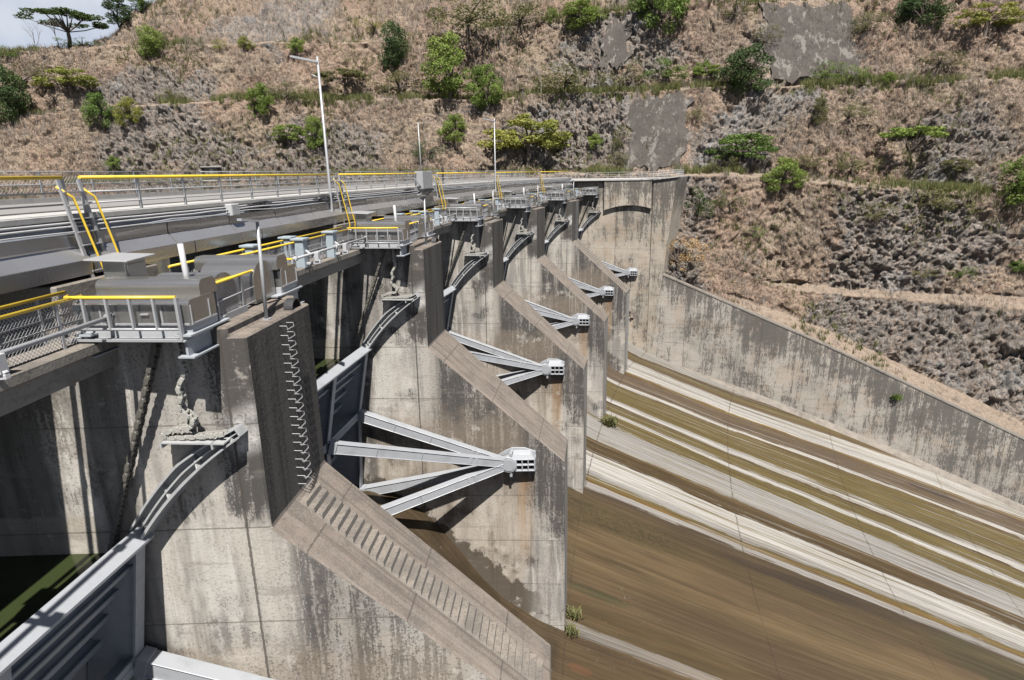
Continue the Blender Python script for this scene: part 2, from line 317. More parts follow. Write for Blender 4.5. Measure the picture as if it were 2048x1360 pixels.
    c = m.mix(1., c, m.mix(m.ss(st3, .36, .64), (.62, .60, .57), (1.12, 1.12, 1.1)), 'MULTIPLY'); c = m.mix(m.mul(m.M('SUBTRACT', 1., far), .45), c, m.mix(m.ss(m.noise(uv, 1., 4., .6, sc=(3.2, .03, 5.)), .42, .6), (.075, .05, .024), (.20, .135, .062)))
    lum = m.n('ShaderNodeRGBToBW', [c]); m.set(Base_Color=c, Roughness=m.lin(lum, .05, .4, .55, .9), Specular_IOR_Level=.3)
    m.bump(m.addv(fine, m.mul(st, .6)), .03, .35)
    return m.mat

def hill_material():
    m = NT('hillside_rock'); m.gain = .74; p = m.n('ShaderNodeTexCoord', out=3); x, y, z = m.xyz(p)
    rock = m.n('ShaderNodeAttribute', attribute_name='rock', out='Fac'); path = m.n('ShaderNodeAttribute', attribute_name='path', out='Fac')
    b = m.noise(p, .05, 5., .6); md = m.noise(p, .33, 6., .68); f = m.noise(p, 1.5, 6., .72); f2 = m.noise(p, 2.6, 5., .75, dist=1.2); ff = m.noise(p, 5.2, 5., .78); vs = m.noise(p, 1., 5., .72, sc=(1.3, 1.3, .3))
    dry = m.mix(m.ss(b, .4, .6), (.40, .275, .205), (.40, .315, .235)); dry = m.mix(m.mul(m.ss(md, .48, .62), .7), dry, (.27, .17, .12))
    dry = m.mix(m.mul(m.ss(f2, .5, .6), .8), dry, (.50, .40, .31)); dry = m.mix(m.mul(m.ss(vs, .52, .62), .65), dry, (.10, .072, .055)); dry = m.mix(m.mul(m.ss(ff, .5, .58), .75), dry, (.055, .042, .034)); dry = m.mix(m.mul(m.ss(ff, .46, .38), .6), dry, (.58, .49, .39))
    rk = m.mix(m.ss(md, .38, .62), (.42, .37, .33), (.24, .215, .195)); rk = m.mix(m.mul(m.ss(f, .5, .6), .85), rk, (.055, .052, .052)); rk = m.mix(m.mul(m.ss(f2, .53, .62), .75), rk, (.54, .52, .50)); rk = m.mix(m.mul(m.ss(ff, .52, .6), .7), rk, (.07, .065, .06))
    rk = m.mix(m.mul(m.ss(vs, .48, .6), .7), rk, (.38, .29, .23)); rk = m.mix(m.mul(m.ss(m.noise(p, .13, 4.), .56, .66), .4), rk, (.38, .40, .41))
    c = m.mix(m.ss(m.addv(rock, m.addv(m.mul(m.M('SUBTRACT', md, .5), 1.6), m.mul(m.M('SUBTRACT', f, .5), 1.4))), .38, .66), dry, rk)
    gr = m.mul(m.ss(m.noise(p, .09, 5., .65), .54, .64), m.ss(f, .45, .6)); c = m.mix(m.mul(gr, .45), c, (.15, .145, .065))
    pt = m.mix(m.ss(f, .4, .65), (.46, .37, .29), (.34, .26, .20)); pt = m.mix(m.mul(m.ss(ff, .52, .6), .6), pt, (.16, .13, .11))
    c = m.mix(m.mul(m.ss(path, .3, .7), .85), c, pt)
    m.set(Base_Color=c, Roughness=.95); m.bump(m.addv(m.mul(f, 1.), m.mul(ff, .6)), .5, .9)
    return m.mat

def foliage(name, c1, c2, c3):
    m = NT(name); p, q = m.obj(); n1 = m.noise(q, .8, 3.); n2 = m.noise(q, 7., 2.)
    c = m.mix(m.ss(n1, .35, .65), c1, c2); c = m.mix(m.mul(m.ss(n2, .5, .7), .6), c, c3)
    m.set(Base_Color=c, Roughness=.7); tr = m.t.nodes.new('ShaderNodeBsdfTranslucent'); m.put(tr.inputs[0], c)
    mx = m.t.nodes.new('ShaderNodeMixShader'); mx.inputs[0].default_value = .25
    m.t.links.new(m.b.outputs[0], mx.inputs[1]); m.t.links.new(tr.outputs[0], mx.inputs[2]); m.t.links.new(mx.outputs[0], m.out.inputs[0])
    return m.mat

MT = {}
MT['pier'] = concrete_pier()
MT['conc'] = concrete_plain('walkway_concrete', (.40, .37, .33), growth=.5)
MT['abut'] = concrete_plain('abutment_concrete', (.58, .52, .44), growth=.545, ztop=(-1.2, 0.), topdark=8., rust=.3)
MT['twall'] = concrete_plain('training_wall_concrete', (.53, .49, .44), growth=.555, ztop=(-14.1, -.425), topdark=7., rust=.25)
def shot_mat():
    m = NT('sprayed_concrete'); m.gain = .37; p, q = m.obj(); big = m.noise(q, .3, 5., .65); f = m.noise(q, 4., 5., .7); v = m.noise(q, 1., 5., .72, sc=(.7, .7, .045), dist=.1); v2 = m.noise(q, 1., 3., .6, sc=(2.6, 2.6, .2))
    c = m.mix(m.ss(big, .35, .65), (.155, .135, .12), (.215, .19, .17)); c = m.mix(m.mul(m.ss(v2, .5, .68), .6), c, (.11, .10, .095))
    c = m.mix(m.mul(m.ss(v, .56, .60), .85), c, (.46, .43, .39)); c = m.mix(m.mul(m.ss(f, .54, .68), .3), c, (.32, .29, .26))
    m.set(Base_Color=c); m.bump(m.addv(f, m.mul(big, 2.)), .15, .6); return m.mat
MT['shot'] = shot_mat()
MT['chute'] = chute_material(); MT['hill'] = hill_material()
MT['gate'] = metal_paint('gate_grey_paint', (.46, .49, .53), .5, dirt=.3)
MT['gate_dark'] = metal_paint('gate_skin_paint', (.50, .52, .55), .55, dirt=.3)
MT['arm'] = metal_paint('arm_white_paint', (.43, .45, .485), .5, dirt=.4, scale=1.1)
MT['guide'] = metal_paint('guide_steel', (.48, .49, .50), .5, dirt=.4)
MT['galv'] = metal_paint('galvanised_steel', (.50, .51, .53), .42, .2, .25, 6.)
MT['blue'] = metal_paint('pale_blue_paint', (.44, .52, .58), .5, dirt=.3, scale=5.)
MT['bluegrey'] = metal_paint('blue_grey_paint', (.20, .245, .31), .5, dirt=.35)
MT['fascia'] = metal_paint('fascia_blue_grey', (.42, .46, .52), .45, .2, .5, 1.2)
MT['yellow'] = metal_paint('yellow_paint', (.74, .51, .04), .45, dirt=.4, scale=2.2)
MT['stainless'] = metal_paint('stainless_sheet', (.56, .55, .53), .22, .86, .18, .5, .006)
MT['clad'] = metal_paint('bridge_cladding_sheet', (.60, .60, .61), .27, .72, .4, .4, .012)
MT['dark'] = metal_paint('dark_steel', (.05, .05, .055), .6, .3, .2)
MT['chain'] = metal_paint('greased_chain_steel', (.17, .16, .14), .5, .2, .6, 9.)
MT['chain_pale'] = metal_paint('pale_chain_steel', (.50, .49, .45), .6, .1, .5, 9.)
MT['white'] = metal_paint('white_pipe', (.60, .61, .63), .45, dirt=.2)
MT['asphalt'] = metal_paint('deck_asphalt', (.30, .29, .28), .9, dirt=.4, scale=1.5)
MT['slab'] = metal_paint('deck_edge_concrete', (.55, .54, .52), .85, dirt=.45, scale=2.)
MT['cable'] = metal_paint('grey_cable', (.62, .62, .63), .6, dirt=.4, scale=6.)
MT['bark'] = metal_paint('bark', (.16, .125, .10), .95, dirt=.5, scale=8.)
MT['palebark'] = metal_paint('pale_bark', (.42, .38, .34), .95, dirt=.5, scale=8.)
MT['leaf_bright'] = foliage('leaf_bright', (.145, .205, .04), (.195, .25, .055), (.085, .125, .03))
MT['leaf_mid'] = foliage('leaf_mid', (.10, .165, .034), (.145, .205, .04), (.05, .085, .02))
MT['leaf_dark'] = foliage('leaf_dark', (.045, .08, .025), (.07, .105, .03), (.025, .045, .015))
MT['leaf_yellow'] = foliage('leaf_yellow', (.20, .22, .045), (.25, .25, .05), (.11, .12, .03))
MT['leaf_olive'] = foliage('leaf_olive', (.12, .125, .05), (.155, .15, .06), (.075, .07, .035))
MT['leaf_scrub'] = foliage('leaf_scrub', (.12, .14, .045), (.17, .175, .065), (.22, .19, .09))
MT['leaf_dry'] = foliage('leaf_dry', (.33, .23, .09), (.38, .24, .10), (.20, .12, .06))

def straw_mat():
    m = NT('dry_straw'); m.gain = .66; p = m.n('ShaderNodeTexCoord', out=3); b = m.noise(p, .12, 4.); f = m.noise(p, 2.5, 3.)
    c = m.mix(m.ss(b, .42, .58), (.32, .24, .185), (.29, .205, .16)); c = m.mix(m.ss(f, .42, .6), c, (.46, .38, .29)); c = m.mix(m.ss(m.noise(p, 3.7, 2.), .48, .58), c, (.13, .09, .068))
    m.set(Base_Color=c, Roughness=.9); return m.mat
MT['straw'] = straw_mat()
MT['twig'] = metal_paint('grey_twigs', (.40, .35, .31), .95, dirt=.7, scale=.6)
def water_mat():
    m = NT('reservoir_water'); p = m.n('ShaderNodeTexCoord', out=3)
    m.set(Base_Color=(.020, .026, .010), Roughness=.08, Specular_IOR_Level=.35)
    m.bump(m.noise(p, .8, 4., .6), .04, .25); return m.mat
MT['water'] = water_mat()

# ------------------------------------------------------------------ piers
ORD = {1: 'nearest', 2: 'second', 3: 'third', 4: 'fourth', 5: 'fifth'}
def WHERE(k): return 'the abutment' if k == 6 else 'the nearest pier' if k == 1 else 'the ' + ORD[k] + ' pier from the camera'
def pier_body():
    m = MB()
    prof = [(-17.5, -3.55), (-4.82, -3.55), (-4.82, -3.79), (-4.38, -3.79), (-4.43, -9.2), (3.15, -16.1), (3.18, -29.8), (-17.5, -29.8)]
    m.prism(prof, t_left, t_right)
    # rounded upstream nose
    yc = (t_left(-17.5) + t_right(-17.5)) / 2; rr = (t_right(-17.5) - t_left(-17.5)) / 2
    arc = [(-17.501 - rr * math.sin(math.pi * i / 12), yc - rr * math.cos(math.pi * i / 12)) for i in range(13)]
    m.prism(arc, -29.8, -3.552, 'z')
    return m
def stair_mb():
    m = MB(); n = 33; d0, z0 = -4.30, -9.30; sx, sz = 7.2 / n, 7.2 * .91 / n
    pts = [(d0, z0)]
    for i in range(n): pts += [(d0 + (i + 1) * sx, z0 - i * sz), (d0 + (i + 1) * sx, z0 - (i + 1) * sz)]
    up = -.02
    pts = [(x, z + up) for x, z in pts]
    pts += [(pts[-1][0], pts[-1][1] - 1.2), (d0, z0 - 1.0)]
    return m.prism(pts, 1.62, 2.72)
def rungs_mb(d, z0, z1, tc, w=.42):
    m = MB(); z = z0
    while z > z1:
        a = tc - w / 2; b = tc + w / 2; o = d + .22
        m.tube([(d - .02, a, z), (o, a, z), (o + .01, a, z - .10), (o + .01, b, z - .10), (o, b, z), (d - .02, b, z)], .013, 5)
        z -= .272
    return m
def bracket_mb():
    m = MB(); w = t_left(.8) + .03
    def lv(d): return t_left(d) + .02
    # three shelves and upright ribs, deep cells between
    for z in (-15.72, -16.07, -16.42): m.hexa([(.18, -.10, z - .035), (1.50, .10, z - .035), (1.50, lv(1.5), z - .035), (.18, lv(.18), z - .035), (.18, -.10, z + .035), (1.50, .10, z + .035), (1.50, lv(1.5), z + .035), (.18, lv(.18), z + .035)])
    for d in (.42, .76, 1.10, 1.46):
        f = -.105 + (d - .18) * .1515
        m.box(d - .03, d + .03, f, lv(d), -16.45, -15.68)
    # hood plate rising to the wall
    m.prism([(-.75, -15.72), (-.30, -15.42), (.10, -15.22), (.85, -15.22), (1.48, -15.45), (1.50, -15.72)], lambda d: t_left(d) - .10, lambda d: t_left(d) + .02)
    m.hexa([(.0, .02, -15.72), (1.45, .14, -15.72), (1.45, .55, -15.66), (.0, .50, -15.66), (.25, .16, -15.46), (1.2, .24, -15.46), (1.2, .55, -15.34), (.2, .52, -15.32)])
    # bearing plate
    m.box(.06, .20, -.13, lv(.1), -16.78, -15.30)
    return m
def guide_mb():
    m = MB(); A0, A1 = math.radians(41.6), math.radians(64.0); n = 28
    def pt(rho, a): return (-rho * S * math.cos(a), -S + rho * S * math.sin(a))
    def strip(r0, r1, y0, y1, a0=A0, a1=A1):
        # sweep as quads (not one ngon, the strip is curved)
        def rho(f, a): # flange radii: the track eases outward towards its top
            u = (a - A0) / (A1 - A0); lo = .637 + .034 * u; hi = min(.686, .664 + .04 * u); return lo + (hi - lo) * f
        for i in range(n):
            b0, b1 = a0 + (a1 - a0) * i / n, a0 + (a1 - a0) * (i + 1) / n
            q = [pt(rho(r0, b0), b0), pt(rho(r1, b0), b0), pt(rho(r1, b1), b1), pt(rho(r0, b1), b1)]
            L = t_left
            m.hexa([(d, L(d) + y0, z) for d, z in q] + [(d, L(d) + y1, z) for d, z in q])
    strip(-.1, 1.1, -.06, .01); strip(.92, 1.04, -.34, -.06); strip(.45, .55, -.30, -.06); strip(-.04, .12, -.55, -.06)
    for a in (43., 49.5, 56., 62.5):
        a = math.radians(a); b = a + .004; u = (a - A0) / (A1 - A0); lo = .637 + .034 * u; hi = min(.686, .664 + .04 * u)
        q = [pt(lo, a), pt(hi, a), pt(hi, b), pt(lo, b)]
        L = [t_left(d) for d, z in q]
        m.hexa([(q[0][0], L[0] - .40, q[0][1]), (q[1][0], L[1] - .10, q[1][1]), (q[2][0], L[2] - .10, q[2][1]), (q[3][0], L[3] - .40, q[3][1])] + [(d, t_left(d) - .05, z) for d, z in q])
    q = [pt(.672, A1), pt(.686, A1), pt(.686, A1 + .006), pt(.672, A1 + .006)]
    m.hexa([(d, t_left(d) - .36, z) for d, z in q] + [(d, t_left(d) + .01, z) for d, z in q])
    return m
PIER_LOOK = {1: 'stained concrete pier with a stair down its sloping back, nearest the camera',
             2: 'stained concrete pier with a plain sloping back, right behind the nearest stair pier',
             3: 'weathered concrete pier with a plain sloping back, middle of the five piers',
             4: 'weathered concrete pier with plain sloping back, just before the far stair pier',
             5: 'concrete pier with narrow stair and rungs to its foot, beside the far abutment'}
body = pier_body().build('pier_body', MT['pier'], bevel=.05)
guide = guide_mb().build('gate_guide', MT['guide']); bracket = bracket_mb().build('trunnion_bracket', MT['arm'], bevel=.012)
MT['stair'] = concrete_plain('stair_concrete', (.46, .42, .375), growth=.44); stair = stair_mb().build('staircase', MT['stair']); rung = rungs_mb(-4.40, -4.0, -9.1, 2.15).build('ladder_rungs', MT['galv'])
rung2 = rungs_mb(3.16, -16.6, -26.8, 2.1).build('ladder_rungs', MT['galv'])
block = MB().box(-13.5, -9.05, .0, 3.95, -3.56, -2.52).build('bearing_block', MT['conc'], bevel=.03)
def attach(o, parent, first):
    c = o if first else o.copy()
    if not first: C.objects.link(c)
    c.parent = parent; return c
used = set()
for k in range(1, 6):
    t = place(thing('spillway_pier', PIER_LOOK[k], 'pier', 'spillway piers between the gates'), k)
    parts = [body, guide, bracket, block] + ([stair, rung] if k in (1, 5) else []) + ([rung2] if k == 5 else [])
    for o in parts: attach(o, t, o.name not in used).pass_index = k; used.add(o.name)

# ------------------------------------------------------------------ far abutment and training wall
ab = place(thing('abutment', 'big stained concrete abutment block with a shallow arched recess', 'abutment'), 6)
def face6(d): return t_left(d)
m = MB(); m.prism([(-20, -1.62), (3.42, -1.62), (3.42, -31), (-20, -31)], face6, 15.)
m.build('abutment_wall', MT['abut'], ab, bevel=.05)
m = MB(); arc = []
for i in range(15):
    a = math.radians(67.5 + (107.5 - 67.5) * i / 14); rho = .672 * S
    arc.append((-rho * math.cos(a), -S + rho * math.sin(a)))
top_face = lambda d: face6(d) - .5
for i in range(14):
    (d0, z0), (d1, z1) = arc[i], arc[i + 1]
    m.hexa([(d0, top_face(d0), z0), (d1, top_face(d1), z1), (d1, face6(d1) + .02, z1), (d0, face6(d0) + .02, z0), (d0, top_face(d0), -1.45), (d1, top_face(d1), -1.45), (d1, face6(d1) + .02, -1.45), (d0, face6(d0) + .02, -1.45)])
m.build('arched_overhang', MT['abut'], ab)
m = MB()
m.hexa([(3.42, .82, -31), (4.1, .88, -31), (4.3, 10, -31), (3.42, 10, -31), (3.42, .55, -1.45), (6.9, .85, -1.1), (7.2, 10, -1.1), (3.42, 10, -1.45)])
m.build('flared_wing', MT['abut'], ab, bevel=.03)
m = MB(); m.prism([(-20, -1.46), (3.5, -1.44), (7.0, -1.08), (7.0, -.95), (3.5, -1.2), (-20, -1.2)], lambda d: t_left(d) - .62, 15.2)
m.build('top_slab', MT['slab'], ab, bevel=.02)
tw = place(thing('training_wall', 'long sloping concrete wall along the chute, stained black below its top', 'wall'), 6)
twb = (3.43, .87, -15.)
def tface(d): return .528 + .1 * d
top = [(3.43, -15.5), (30., -26.3), (57.2, -38.5), (120., -65.)]
bot = [(3.43, -31.5), (30., -42), (57.2, -53.5), (120., -78.)]
m = MB(); m.prism(top + bot[::-1], tface, lambda d: tface(d) + .9); m.build('wall_body', MT['twall'], tw, bevel=.04)
m = MB(); m.prism([(d, z + .22) for d, z in top] + [(d, z - .02) for d, z in top[::-1]], lambda d: tface(d) - .08, lambda d: tface(d) + .98); m.build('coping', MT['conc'], tw)

# ------------------------------------------------------------------ chute
TW_A = []
def chute_z0(r):                           # r in metres upstream of trunnion circle
    q = r / S
    px = [-8., -3.7, -.2, -.1, .04, .12, .2, .3, .4, .5, .6, .7, .8, 1.2]
    pz = [-4.79, -3.11, -1.745, -1.695, -1.592, -1.50, -1.38, -1.245, -1.155, -1.11, -1.10, -1.12, -1.2, -1.7]
    return float(np.interp(q, px, pz)) * S
def wall_a(r):                             # pier coordinate of the training wall's face
    d = -r; p = Vector((d, tface(d), 0)); w = frame_matrix(6) @ p
    q = math.atan2(w.y - CY, -(w.x - CX)); return (q - TH1) / AL + 1
def drift(u): 
    s_ = min(1, max(0, (u - 4) / 1.3)); s_ = s_ * s_ * (3 - 2 * s_); return .22 + .48 * s_
def a_of(u, r): return u + drift(u) * (-1.1 - r / S) / 2.0 * (1 if r / S < -1.1 else .55)
def build_chute():
    rs = np.concatenate([np.linspace(11.4, -3.2, 50), np.linspace(-4, -40, 80)[0:], np.linspace(-41, -120, 60)])
    us = np.linspace(-.6, 6.9, 330); vs = []; fl = []
    for r in rs:
        wa = wall_a(r) if r < 4 else 6.1
        z0 = chute_z0(r)
        for u in us:
            a = a_of(u, r)
            dip = 1.5 * min(1, max(0, (a - (wa - .75)) / .6)) * (lambda q: q * q * (3 - 2 * q))(min(1, max(0, (r + 46) / 44))) if r < 12 else 0
            p = polar_pt(r, a, z0 - dip); vs.append(p); fl.append((u, r, 0))
    nr, nu = len(rs), len(us)
    fs = [(i * nu + j, i * nu + j + 1, (i + 1) * nu + j + 1, (i + 1) * nu + j) for i in range(nr - 1) for j in range(nu - 1)]
    me = bpy.data.meshes.new('chute_floor'); me.from_pydata(vs, [], fs); me.materials.append(MT['chute'])
    at = me.attributes.new('flow', 'FLOAT_VECTOR', 'POINT'); at.data.foreach_set('vector', np.array(fl, 'f').ravel())
    me.polygons.foreach_set('use_smooth', [True] * len(fs)); me.update()
    o = bpy.data.objects.new('spillway_floor', me); C.objects.link(o)
    return tag(o, 'stained concrete spillway floor with brown and white streaks', 'spillway floor', kind='structure')
build_chute()
# sloped kerb strip along the foot of the training wall
m = MB(); prev = None
for d in np.linspace(5, 118, 66):
    kf = min(1, (d - 5) / 16)
    r = -d; z = chute_z0(r) - 1.5 * (lambda q: q * q * (3 - 2 * q))(min(1, max(0, (r + 46) / 44))); y = tface(d)
    ring = [(d, y - .9 * kf - .02, z - .3), (d, y - .9 * kf - .02, z + .04), (d, y + .05, z + .75 * kf + .05), (d, y + .05, z - .3)]
    if prev: 
        o = len(m.v); m.add(prev + ring, [(0, 1, 5, 4), (1, 2, 6, 5), (2, 3, 7, 6)])
    prev = ring
m.build('kerb_fillet', MT['conc'], tw, recalc=True)

# ------------------------------------------------------------------ radial gates
def gate_parts():
    parts = []
    T0, T1 = -.45, -13.25
    def sk(a, rho=.652): return (-rho * S * math.cos(a), -S + rho * S * math.sin(a))
    a0, a1 = math.radians(42.), math.radians(-13.); n = 24
    m = MB()
    for i in range(n):
        p0 = a0 + (a1 - a0) * i / n; p1 = a0 + (a1 - a0) * (i + 1) / n
        q = [sk(p0, .648), sk(p0, .652), sk(p1, .652), sk(p1, .648)]
        m.hexa([(d, T0, z) for d, z in q] + [(d, T1, z) for d, z in q])
    parts.append(('skin_plate', m, 'gate_dark'))
    m = MB(); q0, q1 = sk(a0, .634), sk(a0, .657)
    m.hexa([(q1[0], T0 + .02, q1[1] - .02), (q0[0] + .12, T0 + .02, q0[1] - .02), (q0[0] + .12, T1, q0[1] - .02), (q1[0], T1, q1[1] - .02), (q1[0], T0 + .02, q1[1] + .05), (q0[0] + .12, T0 + .02, q0[1] + .05), (q0[0] + .12, T1, q0[1] + .05), (q1[0], T1, q1[1] + .05)])
    parts.append(('top_flange', m, 'arm'))
    for deg in (37., 31.5, 26., 20.5, 9., 2., -5.):
        a = math.radians(deg); m = MB(); x0, z0 = sk(a, .648); x1, z1 = sk(a, .625)
        m.beam(((x0 + x1) / 2, T0 - .1, (z0 + z1) / 2), ((x0 + x1) / 2, T1 + .1, (z0 + z1) / 2), .38, .05, up=(math.sin(a), 0, math.cos(a)))
        x1, z1 = sk(a, .626); m.beam((x1, T0 - .1, z1), (x1, T1 + .1, z1), .04, .26, up=(math.sin(a), 0, math.cos(a)))
        parts.append(('girder', m, 'gate_dark'))
    ju, jl = (-.525 * S, -.815 * S), (-.545 * S, -1.12 * S)
    for tj in (-.75, -4.85, -8.85, -12.95):
        m = MB()
        tp = sk(a0, .640)
        pts = [tp, ju, jl, sk(a1, .62)]
        arc = [sk(a0 + (a1 - a0) * i / 12, .645) for i in range(13)]
        chain = [tp, ju, jl, sk(a1, .60)]
        # web: triangles fan between chord line and skin
        ch = []
        for i in range(13):
            f = i / 12 * 3; j = min(2, int(f)); g = f - j
            ch.append((chain[j][0] + (chain[j + 1][0] - chain[j][0]) * g, chain[j][1] + (chain[j + 1][1] - chain[j][1]) * g))
        for i in range(12):
            q = [arc[i], ch[i], ch[i + 1], arc[i + 1]]
            m.hexa([(d, tj - .02, z) for d, z in q] + [(d, tj + .02, z) for d, z in q])
        parts.append(('frame_web', m, 'gate_dark'))
        m = MB()
        for p, q in ((tp, ju), (ju, jl), (jl, sk(a1, .60))):
            m.beam((p[0], tj, p[1]), (q[0], tj, q[1]), .36, .07, up=(1, 0, .25))
        parts.append(('vertical_flange', m, 'gate'))
    for jx, jz in (ju, jl):
        m = MB(); m.beam((jx - .25, -.6, jz), (jx - .25, -13.1, jz), .55, .06); m.beam((jx - .02, -.6, jz), (jx - .02, -13.1, jz), .06, .42)
        parts.append(('main_girder', m, 'gate'))
    for s_ in (0, 1):
        for tj in ((-.75, -4.85) if s_ == 0 else (-12.95, -8.85)):
            th = -.02 if s_ == 0 else -12.85
            for jx, jz, e in ((ju[0], ju[1], .12), (jl[0], jl[1], -.12)):
                m = MB(); h = Vector((-.35, th - (.12 if s_ == 0 else -.12) * (tj in (-4.85, -8.85)), -S + e))
                m.beam((jx, tj, jz), h, .40, .52, w2=.36, h2=.40)
                for sg in (1, -1): m.beam((jx, tj, jz + sg * .275), h + Vector((0, 0, sg * .215)), .50, .035, w2=.44)
                m.beam((jx + .02, tj, jz), (jx + (h[0] - jx) * .04, tj + (h[1] - tj) * .04, jz + (h[2] - jz) * .04), .5, .64)
                a_ = Vector((jx, tj, jz)); b_ = Vector(h)
                for f, g in ((.78, .80), (.815, .835)): m.beam(a_ + (b_ - a_) * f, a_ + (b_ - a_) * g, .43, .47)
                for f in (.25, .5): m.beam(a_ + (b_ - a_) * f, a_ + (b_ - a_) * (f + .004), .47, .50)
                parts.append(('arm', m, 'arm'))
        m = MB(); th = -.02 if s_ == 0 else -12.85
        m.tube([(0, th - .18, -S), (0, th + .45 if s_ == 0 else th - .30, -S)], .46, 24); m.tube([(0, th - .22, -S), (0, th - .17, -S)], .36, 20)
        m.hexa([(-1.3, th - .15, -S - .32), (.05, th - .15, -S - .40), (.05, th + .2, -S - .40), (-1.3, th + .2, -S - .32), (-1.3, th - .15, -S + .32), (.05, th - .15, -S + .40), (.05, th + .2, -S + .40), (-1.3, th + .2, -S + .32)])
        parts.append(('trunnion_hub', m, 'arm'))
    return parts
GL = {1: 'steel spillway gate at the bottom left, its white top edge rising to the nearest pier', 2: 'spillway gate with four white arms fully open to view, behind the nearest pier',
      3: 'spillway gate whose white arms show above the back of the second pier', 4: 'spillway gate whose arms show above the back of the third pier',
      5: 'spillway gate whose arms show above the back of the fourth pier', 6: 'farthest spillway gate, its arms running to the bearing on the abutment'}
gate0 = None
for k in range(1, 7):
    if gate0 is None:
        gate0 = thing('radial_gate', GL[k], 'gate', 'radial gates of the spillway')
        web = None
        for nme, mb, mt in gate_parts():
            o = mb.build(nme, MT[mt], web if nme == 'vertical_flange' else gate0, bevel=.015 if nme == 'arm' else 0)
            if nme == 'frame_web': web = o
        g = place(gate0, k)
    else: g = dup(gate0, k, (0, 0, 0), GL[k])
# the abutment carries a guide and a bracket too
for o in (guide, bracket): c = o.copy(); C.objects.link(c); c.parent = ab

# ------------------------------------------------------------------ hoists on the pier tops
def round_box(m, d0, d1, t0, t1, z0, z1, r, side):      # box whose two long top edges are rounded (profile in t,z)
    n = 6; pts = [(t0, z0)]
    for i in range(n + 1):
        a = math.pi - math.pi / 2 * i / n; pts.append((t0 + r + r * math.cos(a), z1 - r + r * math.sin(a)))
    for i in range(n + 1):
        a = math.pi / 2 - math.pi / 2 * i / n; pts.append((t1 - r + r * math.cos(a), z1 - r + r * math.sin(a)))
    pts.append((t1, z0)); m.prism(pts, d0, d1, 'x')
def hoist_parts(sgn):
    Y = (lambda t: t) if sgn > 0 else (lambda t: 4.2 - t)
    def box(m, d0, d1, t0, t1, z0, z1): a, b = sorted((Y(t0), Y(t1))); m.box(d0, d1, a, b, z0, z1)
    P = []
    # lower front cover, upper cover, rear drum cover
    m = MB(); a, b = sorted((Y(-.86), Y(.24))); round_box(m, -7.95, -5.12, a, b, -3.28, -2.68, .14, sgn); P.append(('machine_cover', m, 'stainless', .0))
    m = MB()
    for d in (-7.3, -6.55, -5.8): box(m, d - .02, d + .02, -.872, -.80, -3.27, -2.80)
    box(m, -7.9, -5.15, -.878, -.85, -3.27, -3.22)
    for i in range(12): box(m, -7.85 + i * .235, -7.82 + i * .235, -.885, -.87, -3.255, -3.23)
    for d in (-7.05, -6.2): box(m, d - .1, d + .1, -.91, -.86, -3.02, -2.99)
    P.append(('machine_cover>seams_and_handles', m, 'galv', 0))
    m = MB()
    for t_ in (-.80, -.05): box(m, -5.121, -5.10, t_ - .015, t_ + .015, -3.26, -2.8)
    box(m, -5.121, -5.095, -.84, .22, -3.27, -3.23); P.append(('machine_cover>end_strips', m, 'galv', 0))
    m = MB(); a, b = sorted((Y(-.30), Y(.42))); round_box(m, -7.75, -5.14, a, b, -2.70, -2.30, .18, sgn); P.append(('upper_cover', m, 'stainless', 0))
    m = MB()
    for i in range(10):
        a0, a1 = math.pi * i / 10, math.pi * (i + 1) / 10
        c = Y(1.0); q = [(c + .62 * math.cos(a0), -2.85 + .52 * math.sin(a0)), (c + .62 * math.cos(a1), -2.85 + .52 * math.sin(a1)), (c, -2.85)]
        m.prism(q, -6.9, -5.3, 'x')
    box(m, -6.9, -5.3, .38, 1.62, -3.5, -2.85); P.append(('gear_cover', m, 'stainless', 0))
    # cantilever beams and deck
    for d in (-5.25, -7.7):
        m = MB(); box(m, d - .20, d + .20, -1.05, .7, -3.50, -3.46); box(m, d - .20, d + .20, -1.05, .6, -4.02, -3.98); box(m, d - .03, d + .03, -.98, .6, -3.98, -3.50)
        P.append(('bracket_beam', m, 'gate', 0))
    m = MB(); box(m, -8.1, -5.2, -1.07, -.55, -3.62, -3.585); box(m, -8.05, -5.15, -.80, .3, -3.585, -3.28)
    P.append(('platform_frame', m, 'gate_dark', 0))
    m = MB(); box(m, -8.1, -5.25, -1.10, -1.07, -3.61, -3.55); P.append(('edge_angle', m, 'galv', 0))
    m = MB(); m.tube([(-8.13, Y(-.72), -2.6), (-7.95, Y(-1.02), -2.58), (-5.28, Y(-1.02), -2.58)], .045, 8); P.append(('handrail', m, 'yellow', 0))
    m = MB(); m.tube([(-8.1, Y(-1.02), -3.33), (-5.28, Y(-1.02), -3.33)], .035, 6); P.append(('lower_rail', m, 'galv', 0))
    for d in (-7.55, -6.98, -6.41, -5.84, -5.28):
        m = MB(); w = .05 if d < -5.5 else .065
        m.beam((d, Y(-1.02), -3.33 if d < -5.5 else -3.62), (d, Y(-1.02), -2.58), w * 1.5, w); P.append(('rail_post', m, 'galv', 0))
    return P
HL = {k: 'stainless hoist covers on railed steel platform, camera side of ' + WHERE(k) for k in range(1, 7)}
HR = {k: 'stainless hoist covers on steel brackets, far side of ' + WHERE(k) for k in range(1, 6)}
HBASE = (-6.5, 0, -3.6)
def mk_hoist(sgn, label):
    t = thing('gate_hoist', label, 'hoist', 'gate hoists on the pier tops')
    last = {}
    for nme, mb, mt, bv in hoist_parts(sgn):
        par, nm = nme.split('>') if '>' in nme else (None, nme)
        last[nm] = mb.build(nm, MT[mt], last[par] if par else t, HBASE, bevel=bv)
    return t
hl = place(mk_hoist(1, HL[1]), 1, HBASE); hr = place(mk_hoist(-1, HR[1]), 1, HBASE)
